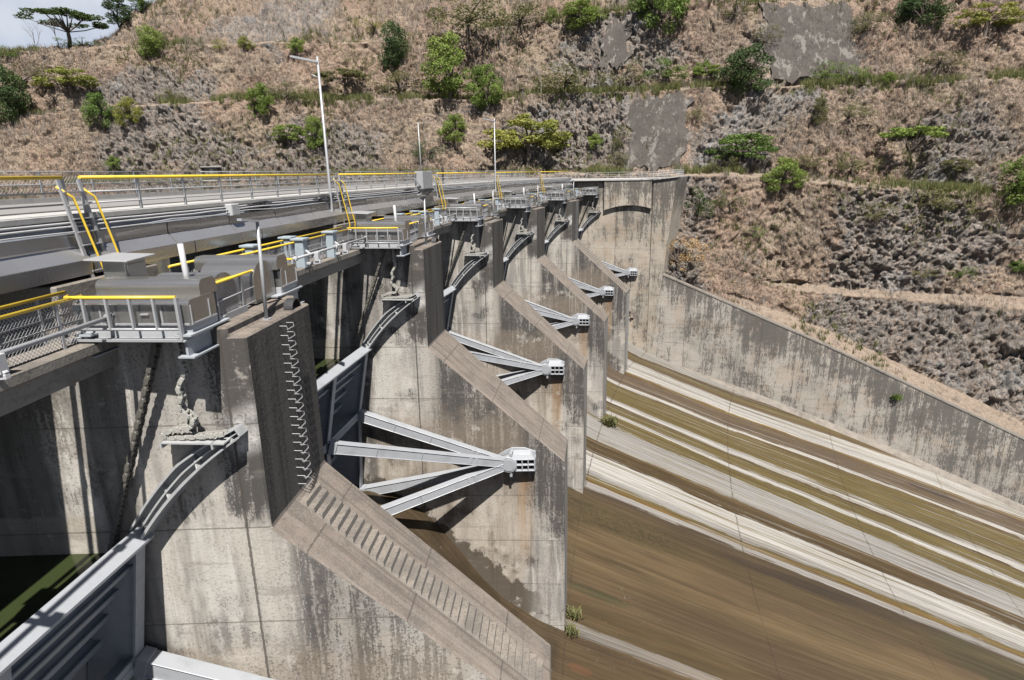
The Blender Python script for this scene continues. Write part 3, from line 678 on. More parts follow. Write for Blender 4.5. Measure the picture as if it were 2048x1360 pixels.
for k in range(2, 7):
    hc = dup(hl, k, HBASE, HL[k])
    for ch in hc.children:
        if ch.name.startswith('handrail') and k > 2: ch.material_slots[0].link = 'OBJECT'; ch.material_slots[0].material = MT['galv']
    if k < 6: dup(hr, k, HBASE, HR[k])

def repeat(name, label, cat, group, parts, base, ks, bevel=.0):
    t = thing(name, label(ks[0]), cat, group)
    last = {}
    for nme, mb, mt in parts:
        par, nm = nme.split('>') if '>' in nme else (None, nme)
        last[nm] = mb.build(nm, MT[mt], last[par] if par else t, base, bevel=bevel)
    place(t, ks[0], base)
    for k in ks[1:]: dup(t, k, base, label(k))
    return t
def repeat1(name, label, cat, group, mb, mt, base, ks, bevel=0):
    o = mb.build(name, MT[mt], None, base, bevel=bevel); tag(o, label(ks[0]), cat, group); place(o, ks[0], base)
    for k in ks[1:]: dup(o, k, base, label(k))
# control cabinet with a flat rain roof
m1 = MB().box(-8.15, -7.55, .55, 1.35, -3.55, -1.92); m2 = MB().hexa([(-8.5, .38, -1.93), (-7.35, .38, -1.97), (-7.35, 1.5, -1.93), (-8.5, 1.5, -1.89), (-8.5, .38, -1.89), (-7.35, .38, -1.93), (-7.35, 1.5, -1.89), (-8.5, 1.5, -1.85)])
m3 = MB().box(-7.56, -7.53, .62, 1.28, -3.4, -2.05)
repeat('control_cabinet', lambda k: 'flat roofed stainless control cabinet behind the hoist of ' + WHERE(k), 'cabinet', 'hoist control cabinets', [('cabinet_body', m1, 'stainless'), ('roof_plate', m2, 'galv'), ('cabinet_body>cabinet_door', m3, 'stainless')], (-7.85, .95, -3.55), [1, 2, 3, 4, 5], .01)
m = MB(); m.tube([(-5.85, .40, -2.9), (-5.89, .40, -1.52)], .068, 12); 
repeat1('vent_pipe', lambda k: 'short white upright pipe rising from the hoist of ' + WHERE(k), 'pipe', 'white vent pipes on the hoists', m, 'white', (-5.87, .4, -3.0), [1, 2, 3, 4, 5])
# little lamp posts on the pier crest
p1 = MB(); p1.tube([(-4.72, 1.9, -3.79), (-4.73, 2.12, -1.1)], .055, 8, .045); p2 = MB(); p2.beam((-4.73, 2.12, -1.12), (-4.85, 1.42, -1.03), .14, .06); p3 = MB().box(-4.84, -4.60, 1.78, 2.02, -3.79, -3.765)
repeat('small_lamp_post', lambda k: 'slim one armed lamp post on the crest of ' + WHERE(k), 'lamp post', 'small lamps on the pier tops', [('post', p1, 'galv'), ('post>lamp_head', p2, 'galv'), ('post>base_plate', p3, 'galv')], (-4.72, 1.9, -3.79), [1, 2, 3, 4, 5])

def mesh_panel(a, b, z0, z1, z0b=None, z1b=None, sp=.085, w=.011):
    """chain link: crossed wires clipped to the panel"""
    m = MB(); a = Vector((*a, 0)); b = Vector((*b, 0)); L = (b - a).length; H = z1 - z0; ux = (b - a) / L; nrm = Vector((ux.y, -ux.x, 0))
    for sg in (1, -1):
        s = -H
        while s < L + H:
            # line x = s + sg*z
            p0 = [s, 0.] if sg > 0 else [s + H, 0.]; p1 = [p0[0] + sg * H, H]
            lo, hi = 0., 1.
            dx = p1[0] - p0[0]
            for bound, sign in ((0., 1), (L, -1)):
                f0 = sign * (p0[0] - bound); f1 = sign * (p1[0] - bound)
                if f0 < 0 and f1 < 0: lo, hi = 1, 0; break
                if f0 < 0: lo = max(lo, f0 / (f0 - f1))
                if f1 < 0: hi = min(hi, f0 / (f0 - f1))
            if hi - lo > 1e-3:
                q0 = a + ux * (p0[0] + dx * lo) + Vector((0, 0, z0 + H * lo)); q1 = a + ux * (p0[0] + dx * hi) + Vector((0, 0, z0 + H * hi))
                o = (q1 - q0).cross(nrm).normalized() * w / 2; e = nrm * w / 2
                m.add([q0 - o, q0 + e, q0 + o, q1 - o, q1 + e, q1 + o], [(0, 1, 4, 3), (1, 2, 5, 4), (2, 0, 3, 5)])
            s += sp
    return m
# mesh fence along the downstream edge of each pier top
fa, fb = (-5.2, .44), (-5.5, 4.4)
P = [('chain_link', mesh_panel(fa, fb, -3.42, -2.6), 'galv')]
m = MB(); m.tube([(*fa, -2.52), (*fb, -2.58)], .04, 8); P.append(('yellow_handrail', m, 'yellow'))
m = MB(); m.tube([(*fa, -3.0), (*fb, -3.02)], .022, 6); m.tube([(*fa, -3.42), (*fb, -3.42)], .02, 6); P.append(('mid_rail', m, 'galv'))
m = MB(); m.box(-5.25, -5.21, .5, 1.9, -3.55, -3.38); P.append(('toe_board', m, 'galv'))
for f in (0, .36, .7, 1):
    m = MB(); x, y = fa[0] + (fb[0] - fa[0]) * f, fa[1] + (fb[1] - fa[1]) * f
    m.beam((x, y, -3.56), (x, y, -2.54), .06, .05); P.append(('post', m, 'galv'))
repeat('crest_fence', lambda k: 'yellow topped mesh fence on the crest of ' + WHERE(k), 'fence', 'mesh fences on the pier tops', P, (-5.3, 2.3, -3.55), [1, 2, 3, 4, 5])
# cut pipe hoop lying at the far corner of each crest
m = MB(); n = 14
for i in range(n):
    a0, a1 = math.pi * i / n, math.pi * (i + 1) / n
    q = [(3.3 + .31 * math.cos(a0), -3.8 + .31 * math.sin(a0)), (3.3 + .31 * math.cos(a1), -3.8 + .31 * math.sin(a1)), (3.3 + .28 * math.cos(a1), -3.8 + .28 * math.sin(a1)), (3.3 + .28 * math.cos(a0), -3.8 + .28 * math.sin(a0))]
    m.prism(q, -4.72, -4.45, 'x')
repeat1('pipe_hoop', lambda k: 'half round steel hoop on the far corner of ' + WHERE(k), 'hoop', 'hoops on the pier crests', m, 'dark', (-4.6, 3.2, -3.79), [1, 2, 3])

# hoist chains: link plates and rollers
def chain_mb(pts, pitch=.17, w=.30, th=.15):
    m = MB(); P = [Vector(p) for p in pts]; L = [0]
    for i in range(1, len(P)): L.append(L[-1] + (P[i] - P[i - 1]).length)
    def at(s):
        for i in range(1, len(P)):
            if s <= L[i] or i == len(P) - 1: return P[i - 1].lerp(P[i], (s - L[i - 1]) / max(1e-6, L[i] - L[i - 1]))
    s = 0; i = 0
    while s + pitch < L[-1]:
        a, b = at(s), at(s + pitch * 1.02); ax = (b - a).normalized()
        side = Vector((0, 1, 0)); nr = ax.cross(side).normalized()
        ww = w if i % 2 else w * .72
        for e in (-1, 1): m.beam(a + side * e * ww / 2, b + side * e * ww / 2, th * .9, .035, up=(0, 1, 0))
        m.tube([a - side * w * .55, a + side * w * .55], th * .34, 7)
        s += pitch; i += 1
    return m
def CH(px): return px
taut = [(-6.25, -.52, -3.6), (-6.32, -.52, -3.9), (-8.05, -.52, -8.1), (-8.75, -.52, -9.9)]
repeat1('hoist_chain', lambda k: 'dark taut roller chain running down to the gate beside ' + WHERE(k), 'chain', 'taut gate chains', chain_mb(taut, .16, .22, .13), 'chain', (-6.4, -.52, -4.), [1, 2, 3, 4, 5, 6])
slack = [(-5.80, -.42, -3.6), (-5.82, -.42, -4.3), (-5.76, -.40, -4.6), (-5.98, -.42, -4.95), (-5.94, -.42, -5.2), (-6.08, -.40, -5.5), (-5.72, -.40, -5.85), (-5.85, -.4, -6.02), (-6.3, -.42, -6.08), (-6.62, -.42, -6.22), (-6.55, -.40, -6.32), (-5.6, -.40, -6.27), (-5.0, -.38, -6.2)]
repeat1('slack_chain', lambda k: 'pale slack chain hanging in folds beside ' + WHERE(k), 'chain', 'slack gate chains', chain_mb(slack, .13, .20, .12), 'chain_pale', (-5.8, -.42, -4.), [1, 2, 3, 4, 5, 6])
m = MB(); m.box(-6.65, -4.95, -.62, -.10, -6.42, -6.38); m.box(-6.65, -6.60, -.62, t_left(-6.6), -6.55, -6.38); m.box(-5.3, -5.25, -.62, t_left(-5.3), -6.55, -6.38)
repeat1('chain_tray', lambda k: 'narrow steel tray holding slack chain on the side of ' + WHERE(k), 'tray', 'chain trays', m, 'guide', (-5.8, -.1, -6.4), [1, 2, 3, 4, 5, 6])

# ------------------------------------------------------------------ per bay: walkway, rails, drive shaft, columns
def bay_geo():
    # in the frame of pier k+1: from the right face of the pier before to the left face of this one
    inv = frame_matrix(2).inverted() @ frame_matrix(1)
    A = lambda d, t, z: inv @ Vector((d, t, z))
    return A
A = bay_geo()
def bayline(d, zz, tk0=4.0, tk1=.0): return A(d, tk0, zz), Vector((d, tk1, zz))
def BL(k): return {1: 'nearest bay', 2: 'second bay', 3: 'third bay', 4: 'fourth bay', 5: 'fifth bay', 6: 'last bay beside the abutment'}[k]
nb = [1, 2, 3, 4, 5, 6]
a0, a1 = bayline(-7.46, -3.68, 3.6, .35); b0, b1 = bayline(-8.58, -3.68, 3.6, .35)
m = MB(); m.hexa([(a0.x, a0.y, -3.9), (a1.x, a1.y, -3.9), (b1.x, b1.y, -3.9), (b0.x, b0.y, -3.9), (a0.x, a0.y, -3.66), (a1.x, a1.y, -3.66), (b1.x, b1.y, -3.66), (b0.x, b0.y, -3.66)])
m2 = MB()
for off in (-.10, -.8):
    c0, c1 = bayline(-7.5 + off, -3.68, 3.9, .3); m2.hexa([(c0.x - .25, c0.y, -4.42), (c1.x - .25, c1.y, -4.42), (c1.x, c1.y, -4.42), (c0.x, c0.y, -4.42)][::-1] + [(c0.x - .25, c0.y, -3.9), (c1.x - .25, c1.y, -3.9), (c1.x, c1.y, -3.9), (c0.x, c0.y, -3.9)][::-1])
repeat('walkway', lambda k: 'narrow concrete footbridge across the ' + BL(k), 'walkway', 'footbridges between the piers', [('walkway_slab', m, 'conc'), ('edge_beams', m2, 'conc')], tuple(a1), nb, .02)
def rail_parts(d, n, t0, t1, yel=True):
    p0, p1 = bayline(d, 0, t0, t1); P = []
    at = lambda f: p0.lerp(p1, f)
    P.append(('chain_link', mesh_panel((p0.x, p0.y), (p1.x, p1.y), -3.62, -2.65, sp=.10), 'galv'))
    mm = MB(); mm.tube([(p0.x, p0.y, -2.6), (p1.x, p1.y, -2.6)], .043, 8); P.append(('yellow_handrail', mm, 'yellow'))
    mm = MB(); mm.tube([(p0.x, p0.y, -3.12), (p1.x, p1.y, -3.12)], .026, 6); P.append(('mid_rail', mm, 'galv'))
    for i in range(n):
        q = at((i + .5) / n); mm = MB(); mm.beam((q.x, q.y, -3.7), (q.x, q.y, -2.6), .07, .05); P.append(('post', mm, 'galv'))
    return P
repeat('walkway_railing', lambda k: 'mesh railing with yellow handrail, downstream edge of footbridge, ' + BL(k), 'railing', 'railings of the footbridges', rail_parts(-7.80, 8, 4.3, -.72), (-7.8, 0, -3.66), nb)
repeat('walkway_railing', lambda k: 'mesh railing with yellow handrail, reservoir edge of footbridge, ' + BL(k), 'railing', 'railings of the footbridges', rail_parts(-8.66, 8, 3.9, -.2), (-8.66, 0, -3.66), nb)
s0, s1 = bayline(-7.10, -3.08, 4.95, -.75)
m = MB(); m.tube([s0, s1], .055, 10); m2 = MB()
for f in (.0, .33, .66, .985): q = s0.lerp(s1, f); e = s0.lerp(s1, min(1, f + .015)); m2.tube([q, e], .10, 10)
repeat('drive_shaft', lambda k: 'long white drive shaft joining both hoists across the ' + BL(k), 'shaft', 'hoist drive shafts', [('shaft_tube', m, 'white'), ('shaft_tube>coupling', m2, 'white')], tuple(s1), nb)
# pale blue columns with a bearing arm for the shaft
def column_mb(d, kf, arm):
    p0, p1 = bayline(d, 0, 0, 0); c = A(d, 0, 0).lerp(Vector((d, 0, 0)), kf)
    m = MB(); m.box(c.x - .22, c.x + .22, c.y - .22, c.y + .22, -3.66, -2.52); cap = MB().box(c.x - .29, c.x + .29, c.y - .29, c.y + .29, -2.52, -2.44)
    P = [('column', m, 'blue'), ('column>cap', cap, 'blue')]
    if arm:
        q = MB(); q.beam((c.x + .2, c.y, -2.95), (c.x + .8, c.y, -3.40), .10, .08); q.beam((c.x + .2, c.y, -3.5), (c.x + .82, c.y, -3.45), .12, .10); q.box(c.x + .60, c.x + .78, c.y - .10, c.y + .10, -3.4, -3.02)
        P.append(('column>bearing_arm', q, 'white'))
    return P, (c.x, c.y, -3.66)
for kf, dd, arm, w in ((.60, -7.72, 1, 'with white bearing arm, nearer of its pair, '), (.775, -7.72, 1, 'with white bearing arm, farther of its pair, '), (.47, -8.62, 0, 'on the reservoir edge, nearer of two, '), (.64, -8.62, 0, 'on the reservoir edge, farther of two, ')):
    P, b = column_mb(dd, kf, arm); repeat('blue_column', (lambda w: lambda k: 'pale blue column ' + w + BL(k))(w), 'column', 'pale blue columns on the footbridges', P, b, nb, .01)

# ------------------------------------------------------------------ road bridge
CHORD = [-1.2, -.2, .088, 1.088, 2.088, 3.088, 4.088, 5.088, 5.98]
def sweep(m, r_lo_hi, seg=None, gap=0., n_panels=1, jitter=0.):
    """quad profile [(r,z)...] swept along the chords between piers"""
    for i in range(len(CHORD) - 1):
        for j in range(n_panels):
            f0, f1 = j / n_panels + gap / 2, (j + 1) / n_panels - gap / 2
            jt = random.uniform(-jitter, jitter); jt2 = random.uniform(-jitter, jitter)
            A0 = [polar_pt(r * S, CHORD[i], z) for r, z in r_lo_hi]; A1 = [polar_pt(r * S, CHORD[i + 1], z) for r, z in r_lo_hi]
            p = [a.lerp(b, f0) for a, b in zip(A0, A1)]; q = [a.lerp(b, f1) for a, b in zip(A0, A1)]
            out = Vector((math.cos(ang(CHORD[i])), -math.sin(ang(CHORD[i])), 0))
            p = [v + out * jt * (k % 2) for k, v in enumerate(p)]; q = [v + out * jt2 * (k % 2) for k, v in enumerate(q)]
            n = len(p)
            m.add(p + q, [tuple(range(n - 1, -1, -1)), tuple(range(n, 2 * n))] + [(k, (k + 1) % n, n + (k + 1) % n, n + k) for k in range(n)])
    return m
R0 = .603
br = thing('road_bridge', 'long road bridge along the dam crest, clad in dull stainless sheet', 'bridge'); br.location = polar_pt(R0 * S, 1., -2.5)
BB = tuple(br.location)
sweep(MB(), [(R0 - .006, -1.0), (R0 - .006, -.84), (1.12, -.84), (1.12, -1.0)]).build('deck_slab', MT['slab'], br, BB, bevel=.02)
sweep(MB(), [(R0 + .09, -.838), (R0 + .09, -.80), (1.08, -.80), (1.08, -.838)]).build('road_surface', MT['asphalt'], br, BB)
sweep(MB(), [(R0 - .008, -1.34), (R0 + .004, -1.002), (R0 + .03, -1.002), (R0 + .03, -1.34)], gap=.002, n_panels=6, jitter=.02).build('edge_fascia', MT['fascia'], br, BB)
sweep(MB(), [(R0 - .010, -1.69), (R0 - .009, -1.345), (R0 + .03, -1.345), (R0 + .03, -1.69)], gap=.004, n_panels=5, jitter=.03).build('upper_cladding', MT['clad'], br, BB)
sweep(MB(), [(R0 - .027, -2.02), (R0 - .011, -1.695), (R0 + .03, -1.695), (R0 + .02, -2.02)], gap=.004, n_panels=5, jitter=.02).build('ledge_cladding', MT['clad'], br, BB)
sweep(MB(), [(R0 - .026, -2.42), (R0 - .028, -2.025), (R0 + .02, -2.025), (R0 + .02, -2.42)], gap=.004, n_panels=4, jitter=.02).build('lower_cladding', MT['clad'], br, BB)
sweep(MB(), [(R0 + .03, -2.44), (R0 + .03, -1.0), (R0 + .06, -1.0), (R0 + .06, -2.44)]).build('near_girder', MT['dark'], br, BB)
sweep(MB(), [(1.06, -2.44), (1.06, -1.0), (1.09, -1.0), (1.09, -2.44)]).build('far_girder', MT['dark'], br, BB)
sweep(MB(), [(R0 + .06, -2.40), (R0 + .06, -2.3), (1.06, -2.3), (1.06, -2.40)]).build('soffit', MT['dark'], br, BB)
# railing of the camera side: one railing per span
def chord_pts(i, r, z): return polar_pt(r * S, CHORD[i], z), polar_pt(r * S, CHORD[i + 1], z)
span_names = {1: 'short first span', 2: 'span left of the nearest ladder', 3: 'span right of the nearest ladder', 4: 'span left of the cabinet on the bridge', 5: 'third span from the far abutment', 6: 'second span from the far abutment', 7: 'span touching the far abutment'}
gaps = {}
for i in range(1, 8):
    p0, p1 = chord_pts(i, R0 - .002, 0.); Ln = (p1 - p0).length
    t = thing('bridge_railing', 'grey yellow topped bridge railing, camera side, ' + span_names[i], 'railing', 'railings on the bridge edge'); t.location = p0 + Vector((0, 0, -.84)); b = tuple(t.location)
    f0 = .58 / Ln if i >= 3 else .0          # opening for the ladder at each pier
    q0 = p0.lerp(p1, f0)
    mm = MB(); mm.tube([q0 + Vector((0, 0, .10)), p1 + Vector((0, 0, .10))], .052, 8); mm.build('yellow_handrail', MT['yellow'], t, b)
    for z in (-.28, -.58): mm = MB(); mm.tube([q0 + Vector((0, 0, z)), p1 + Vector((0, 0, z))], .026, 6); mm.build('rail', MT['galv'], t, b)
    n = max(2, round(Ln / 2.3))
    for j in range(n + (i < 3)):
        f = f0 + (1 - f0) * j / n; q = p0.lerp(p1, min(1, f)); mm = MB(); mm.beam(q + Vector((0, 0, -.84)), q + Vector((0, 0, .08)), .085, .05); mm.build('post', MT['galv'], t, b)
# reservoir side fence
for i in range(1, 8):
    p0, p1 = chord_pts(i, 1.10, 0.); Ln = (p1 - p0).length
    t = thing('parapet_fence', 'grey mesh fence, reservoir side of bridge, ' + span_names[i], 'fence', 'fences on the reservoir side of the bridge'); t.location = p0 + Vector((0, 0, -.8)); b = tuple(t.location)
    mesh_panel((p0.x, p0.y), (p1.x, p1.y), -.7, .38, sp=.16, w=.012).build('chain_link', MT['galv'], t, b)
    for z in (.40, -.1, -.45): mm = MB(); mm.tube([p0 + Vector((0, 0, z)), p1 + Vector((0, 0, z))], .025, 6); mm.build('rail', MT['galv'], t, b)
    n = max(2, round(Ln / 2.5))
    for j in range(n): q = p0.lerp(p1, j / n); mm = MB(); mm.beam(q + Vector((0, 0, -.82)), q + Vector((0, 0, .40)), .08, .06); mm.build('post', MT['galv'], t, b)
    mm = MB(); mm.beam(p0 + Vector((0, 0, -.72)), p1 + Vector((0, 0, -.72)), .2, .22); mm.build('kerb', MT['slab'], t, b)
# conduits and cables along the fascia
def along(r, z, a0, a1, n, wob=0., sag=0.):
    out = []
    for i in range(n + 1):
        a = a0 + (a1 - a0) * i / n
        j = max(q for q in range(len(CHORD) - 1) if CHORD[q] <= a + 1e-6); f = (a - CHORD[j]) / (CHORD[j + 1] - CHORD[j])
        p = polar_pt(r * S, CHORD[j], z).lerp(polar_pt(r * S, CHORD[j + 1], z), f)
        out.append(p + Vector((0, 0, random.uniform(-wob, wob) - sag * (i % 4 == 2))))
    return out
for r, z, rad, wob, lab in ((R0 - .006, -1.06, .035, .01, 'uppermost grey conduit along the side of the bridge'), (R0 - .011, -1.15, .03, .015, 'middle grey conduit along the side of the bridge'), (R0 - .014, -1.27, .02, .04, 'thin sagging cable lowest along the side of the bridge')):
    mm = MB(); mm.tube(along(r, z, -.1, 5.9, 90, wob), rad, 6); tag(mm.build('conduit', MT['cable']), lab, 'conduit', 'conduits on the bridge side')
for a, lab in ((1.62, 'nearest tangle of loose cable hanging on the bridge side'), (1.98, 'tangle of loose cable beside the tall lamp pole'), (2.72, 'tangle of loose cable under the cabinet on the bridge')):
    mm = MB()
    for q in range(6):
        c = polar_pt((R0 - .018) * S, a, -1.14); tv = Vector((math.sin(ang(a)), math.cos(ang(a)), 0)); w = random.uniform(.3, .9)
        mm.tube([c + tv * (w * math.cos(x) * 1.4 + random.uniform(-.2, .2)) + Vector((0, 0, .22 * math.sin(x) * w + random.uniform(-.06, .06))) for x in np.linspace(0, 6, 14)], .014, 4)
    tag(mm.build('cable_tangle', MT['dark']), lab, 'cable', 'loose cables on the bridge')
c = polar_pt((R0 - .022) * S, 1.50, -1.16); Mz = Matrix.Rotation(-ang(1.5), 4, 'Z')
jb = MB().box(-.14, .14, -.28, .28, -.22, .22); jb.v = [tuple(c + (Mz @ Vector(v))) for v in jb.v]
mm = MB().box(.141, .155, -.24, .24, -.18, .18); mm.v = [tuple(c + (Mz @ Vector(v))) for v in mm.v]
t = thing('junction_box', 'white junction box on the bridge side right of the nearest ladder', 'box'); t.location = c; jb.build('box_body', MT['white'], t, tuple(c), bevel=.02); mm.build('box_lid', MT['white'], t, tuple(c))

# ladders from the bridge down to the hoist platforms
P = []
zb, zt, db, dt = -3.6, -.42, -9.0, -9.38
for tt, nme in ((1.40, 'stringer'), (2.10, 'stringer')):
    m = MB(); m.beam((db - .12, tt + .16, zb), (dt - .14, tt - .08, .05), .10, .06, up=(1, 0, 0)); P.append((nme, m, 'galv'))
for i in range(10):
    f = (i + .6) / 10.5; x = db - .12 + (dt - db - .02) * f; z = zb + (0.05 - zb) * f; y = .16 - .24 * f; m = MB(); m.beam((x, 1.40 + y, z), (x, 2.10 + y, z), .16, .03); P.append(('tread', m, 'galv'))
for tt in (1.54, 2.3):
    m = MB(); m.tube([(dt - .16, tt - .28, -.12), (dt + .02, tt, -.41), (db - .02, tt + .22, -2.60), (db - .06, tt + .2, -2.85), (db - .16, tt + .14, -3.0)], .032, 8); P.append(('yellow_handrail', m, 'yellow'))
repeat('access_ladder', lambda k: 'steep ladder with yellow handrails from the bridge to ' + WHERE(k), 'ladder', 'ladders from the bridge to the piers', P, (db, 1.85, zb), [1, 2, 3, 4, 5])

# tall lamp poles
def tall_lamp(label, base, h, lean, r0=.10):
    b = Vector(base); t = thing('tall_lamp_post', label, 'lamp post', 'tall lamp posts on the dam'); t.location = b
    m = MB(); m.tube([(0, 0, 0), (0, 0, .35), (lean * .1, 0, 1.2), (lean, 0, h)], r0 * 1.0, 10, r0 * .55); m.v = m.v; m.build('pole', MT['galv'], t)
    m = MB(); m.tube([(0, 0, 0), (0, 0, .5)], r0 * 2.6, 12, r0 * 1.1); m.build('flared_base', MT['galv'], t)
    m = MB(); m.beam((lean, 0, h - .25), (lean - 1.25, -.3, h - .02), .2, .09); m.build('lamp_head', MT['galv'], t)
    m = MB(); m.tube([(lean, 0, h - 1.0), (lean - .35, -.1, h - .85)], .03, 6); m.build('brace', MT['galv'], t)
    return t
pb = polar_pt(.585 * S, 2.02, -2.53); tall_lamp('tall grey lamp pole with flared base beside the second ladder', pb, 8.35, .0)
pb = polar_pt(.585 * S, 4.07, -2.53); tall_lamp('tall grey lamp pole halfway along the bridge, farther than the other one', pb, 8.25, .05, .11)
m = MB(); m.tube([(0, 0, 0), (-.05, 0, 4.7)], .045, 6); o = m.build('antenna_mast', MT['galv']); o.location = polar_pt(R0 * S, 2.93, -.8); tag(o, 'thin bare mast rising from the cabinet on the bridge', 'mast')

# big cabinet hung on the bridge rail
cab = thing('bridge_cabinet', 'large grey sheet cabinet hung outside the bridge railing', 'cabinet'); cab.location = polar_pt((R0 - .005) * S, 2.90, -1.); cab.rotation_euler = (0, 0, -ang(2.90))
MB().box(-.05, .6, -1.1, 1.1, -.05, 1.27).build('cabinet_body', MT['galv'], cab, bevel=.02)
m = MB(); [m.box(.601, .612, -1.05 + i * .35, -1.05 + i * .35 + .02, 0, 1.22) for i in range(7)]; m.build('sheet_ribs', MT['galv'], cab)
MB().box(-.1, .66, -1.15, 1.15, -.22, -.06).build('shelf', MT['dark'], cab)
m = MB(); m.beam((-.05, -1.05, -.75), (.58, -1.05, -.15), .08, .08); m.beam((-.05, 1.05, -.75), (.58, 1.05, -.15), .08, .08); m.beam((-.05, -1.75, 1.), (.58, -.9, -.1), .08, .08); m.build('struts', MT['galv'], cab)

# railing round the abutment top
t = place(thing('abutment_railing', 'pale grey pipe railing along the edge of the abutment top', 'railing'), 6, (-4., .1, -1.2)); b = (-4., .1, -1.2)
pts = [(-9., -.35, -1.2), (3.5, -.1, -1.2), (6.9, .6, -.98), (6.9, 8., -.98)]
for z in (1.02, .68, .36): m = MB(); m.tube([(x, y + .1, q + z) for x, y, q in pts], .032, 6); m.build('rail', MT['white'], t, b)
for i in range(3):
    p, q = Vector(pts[i]), Vector(pts[i + 1]); n = max(2, round((q - p).length / (1.9 if i == 0 else .75)))
    for j in range(n): w = p.lerp(q, j / n) + Vector((0, .1, 0)); m = MB(); m.beam(w, w + Vector((0, 0, 1.02)), .07, .05); m.build('post', MT['white'], t, b)

# person on the bridge
def person():
    t = thing('person', 'person in dark clothes standing behind the bridge railing by the third ladder', 'person'); t.location = polar_pt(.66 * S, 3.36, -.80); t.rotation_euler = (0, 0, -ang(3.3) + .4)
    V = [(0, 0, .95), (0, 0, 1.18), (0, 0, 1.40), (0, 0, 1.52), (0, -.16, 1.40), (0, -.24, 1.12), (.10, -.22, .90), (0, .16, 1.40), (0, .25, 1.13), (.08, .24, .90), (0, -.09, .90), (.02, -.10, .50), (-.02, -.10, .08), (.14, -.11, .04), (0, .09, .90), (.0, .11, .50), (-.03, .12, .08), (.13, .13, .04)]
    E = [(0, 1), (1, 2), (2, 3), (2, 4), (4, 5), (5, 6), (2, 7), (7, 8), (8, 9), (0, 10), (10, 11), (11, 12), (12, 13), (0, 14), (14, 15), (15, 16), (16, 17)]
    Rr = [.15, .15, .13, .06, .075, .05, .035, .075, .05, .035, .105, .07, .045, .04, .105, .07, .045, .04]
    me = bpy.data.meshes.new('clothed_body'); me.from_pydata(V, E, []); o = bpy.data.objects.new('clothed_body', me); C.objects.link(o); o.parent = t
    md = o.modifiers.new('skin', 'SKIN'); sv = me.skin_vertices[0].data
    for i, r in enumerate(Rr): sv[i].radius = (r, r)
    sv[0].use_root = True
    o.modifiers.new('sub', 'SUBSURF').render_levels = 1; me.materials.append(MT['dark'])
    def ball(name, c, rx, ry, rz, mat):
        m = MB(); vs = []; fs = []; nu, nv = 12, 8
        for i in range(nv + 1):
            for j in range(nu): a = math.pi * i / nv; b_ = 2 * math.pi * j / nu; vs.append((c[0] + rx * math.sin(a) * math.cos(b_), c[1] + ry * math.sin(a) * math.sin(b_), c[2] + rz * math.cos(a)))
        for i in range(nv):
            for j in range(nu): fs.append((i * nu + j, i * nu + (j + 1) % nu, (i + 1) * nu + (j + 1) % nu, (i + 1) * nu + j))
        m.smooth = True; m.add(vs, fs); return m.build(name, mat, t)
    skin = metal_paint('skin', (.30, .18, .12), .6, dirt=.1)
    ball('head', (.015, 0, 1.64), .095, .08, .115, skin); ball('hair', (-.01, 0, 1.675), .10, .088, .095, MT['dark'])
    ball('hand', (.12, -.22, .83), .03, .025, .07, skin); ball('hand', (.10, .24, .83), .03, .025, .07, skin)
    return t
person()

# ------------------------------------------------------------------ reservoir
WZ = -9.84
def water():
    vs = []; fs = []
    As = np.linspace(-1.5, 7.2, 60); Rr = [.528 * S, .7 * S, 1.2 * S, 3 * S, 8 * S]
    for r in Rr:
        for a in As: vs.append(polar_pt(r, a, WZ))
    n = len(As); fs = [(i * n + j, i * n + j + 1, (i + 1) * n + j + 1, (i + 1) * n + j) for i in range(len(Rr) - 1) for j in range(n - 1)]
    me = bpy.data.meshes.new('reservoir'); me.from_pydata(vs, [], fs); me.materials.append(MT['water']); me.update()
    o = bpy.data.objects.new('reservoir_water', me); C.objects.link(o); tag(o, 'still green reservoir water behind the gates', 'water', kind='structure')
water()

# ------------------------------------------------------------------ hillside
def hash3(ix, iy, iz, seed):
    h = (ix.astype(np.int64) * 374761393 + iy.astype(np.int64) * 668265263 + iz.astype(np.int64) * 1440662683 + seed * 1274126177) & 0xffffffff
    h = ((h ^ (h >> 13)) * 1274126177) & 0xffffffff; h = h ^ (h >> 16)
    return (h & 0xffff) / 65535.
_ROT = {}
def rot_of(seed):
    if seed not in _ROT:
        q, _ = np.linalg.qr(np.random.default_rng(seed).normal(0, 1, (3, 3))); _ROT[seed] = q
    return _ROT[seed]
def vnoise(P, sc, seed):
    Q = (P @ rot_of(seed)) * sc + seed * 1.37; I = np.floor(Q).astype(np.int64); Fq = Q - I; Fq = Fq * Fq * (3 - 2 * Fq); r = 0
    for dx in (0, 1):
        for dy in (0, 1):
            for dz in (0, 1):
                w = (Fq[:, 0] if dx else 1 - Fq[:, 0]) * (Fq[:, 1] if dy else 1 - Fq[:, 1]) * (Fq[:, 2] if dz else 1 - Fq[:, 2])
                r = r + w * hash3(I[:, 0] + dx, I[:, 1] + dy, I[:, 2] + dz, seed)
    return r
def fbm(P, sc, seed, o=4, g=.5, ridge=False):
    r = 0; a = 1; t = 0
    for i in range(o):
        n = vnoise(P, sc, seed + i * 17)
        if ridge: n = 1 - np.abs(2 * n - 1)
        r = r + a * n; t += a; a *= g; sc *= 2.03
    return r / t
XC = [-420, 0, 120, 200, 215, 240, 270, 300, 330, 400, 700, 1000, 1180, 1300, 1370, 1450, 1560, 1700, 1850, 2048, 2500]
D3 = [175, 150, 143, 140, 139.5, 138.7, 137.8, 137, 136, 133, 126, 120, 116, 113.5, 112, 113, 116, 120, 125, 132, 150]
Y3 = [385, 372, 370, 369, 368.7, 368.2, 367.5, 367, 366, 362, 356, 352, 351, 350, 352, 352, 355, 366, 378, 390, 420]
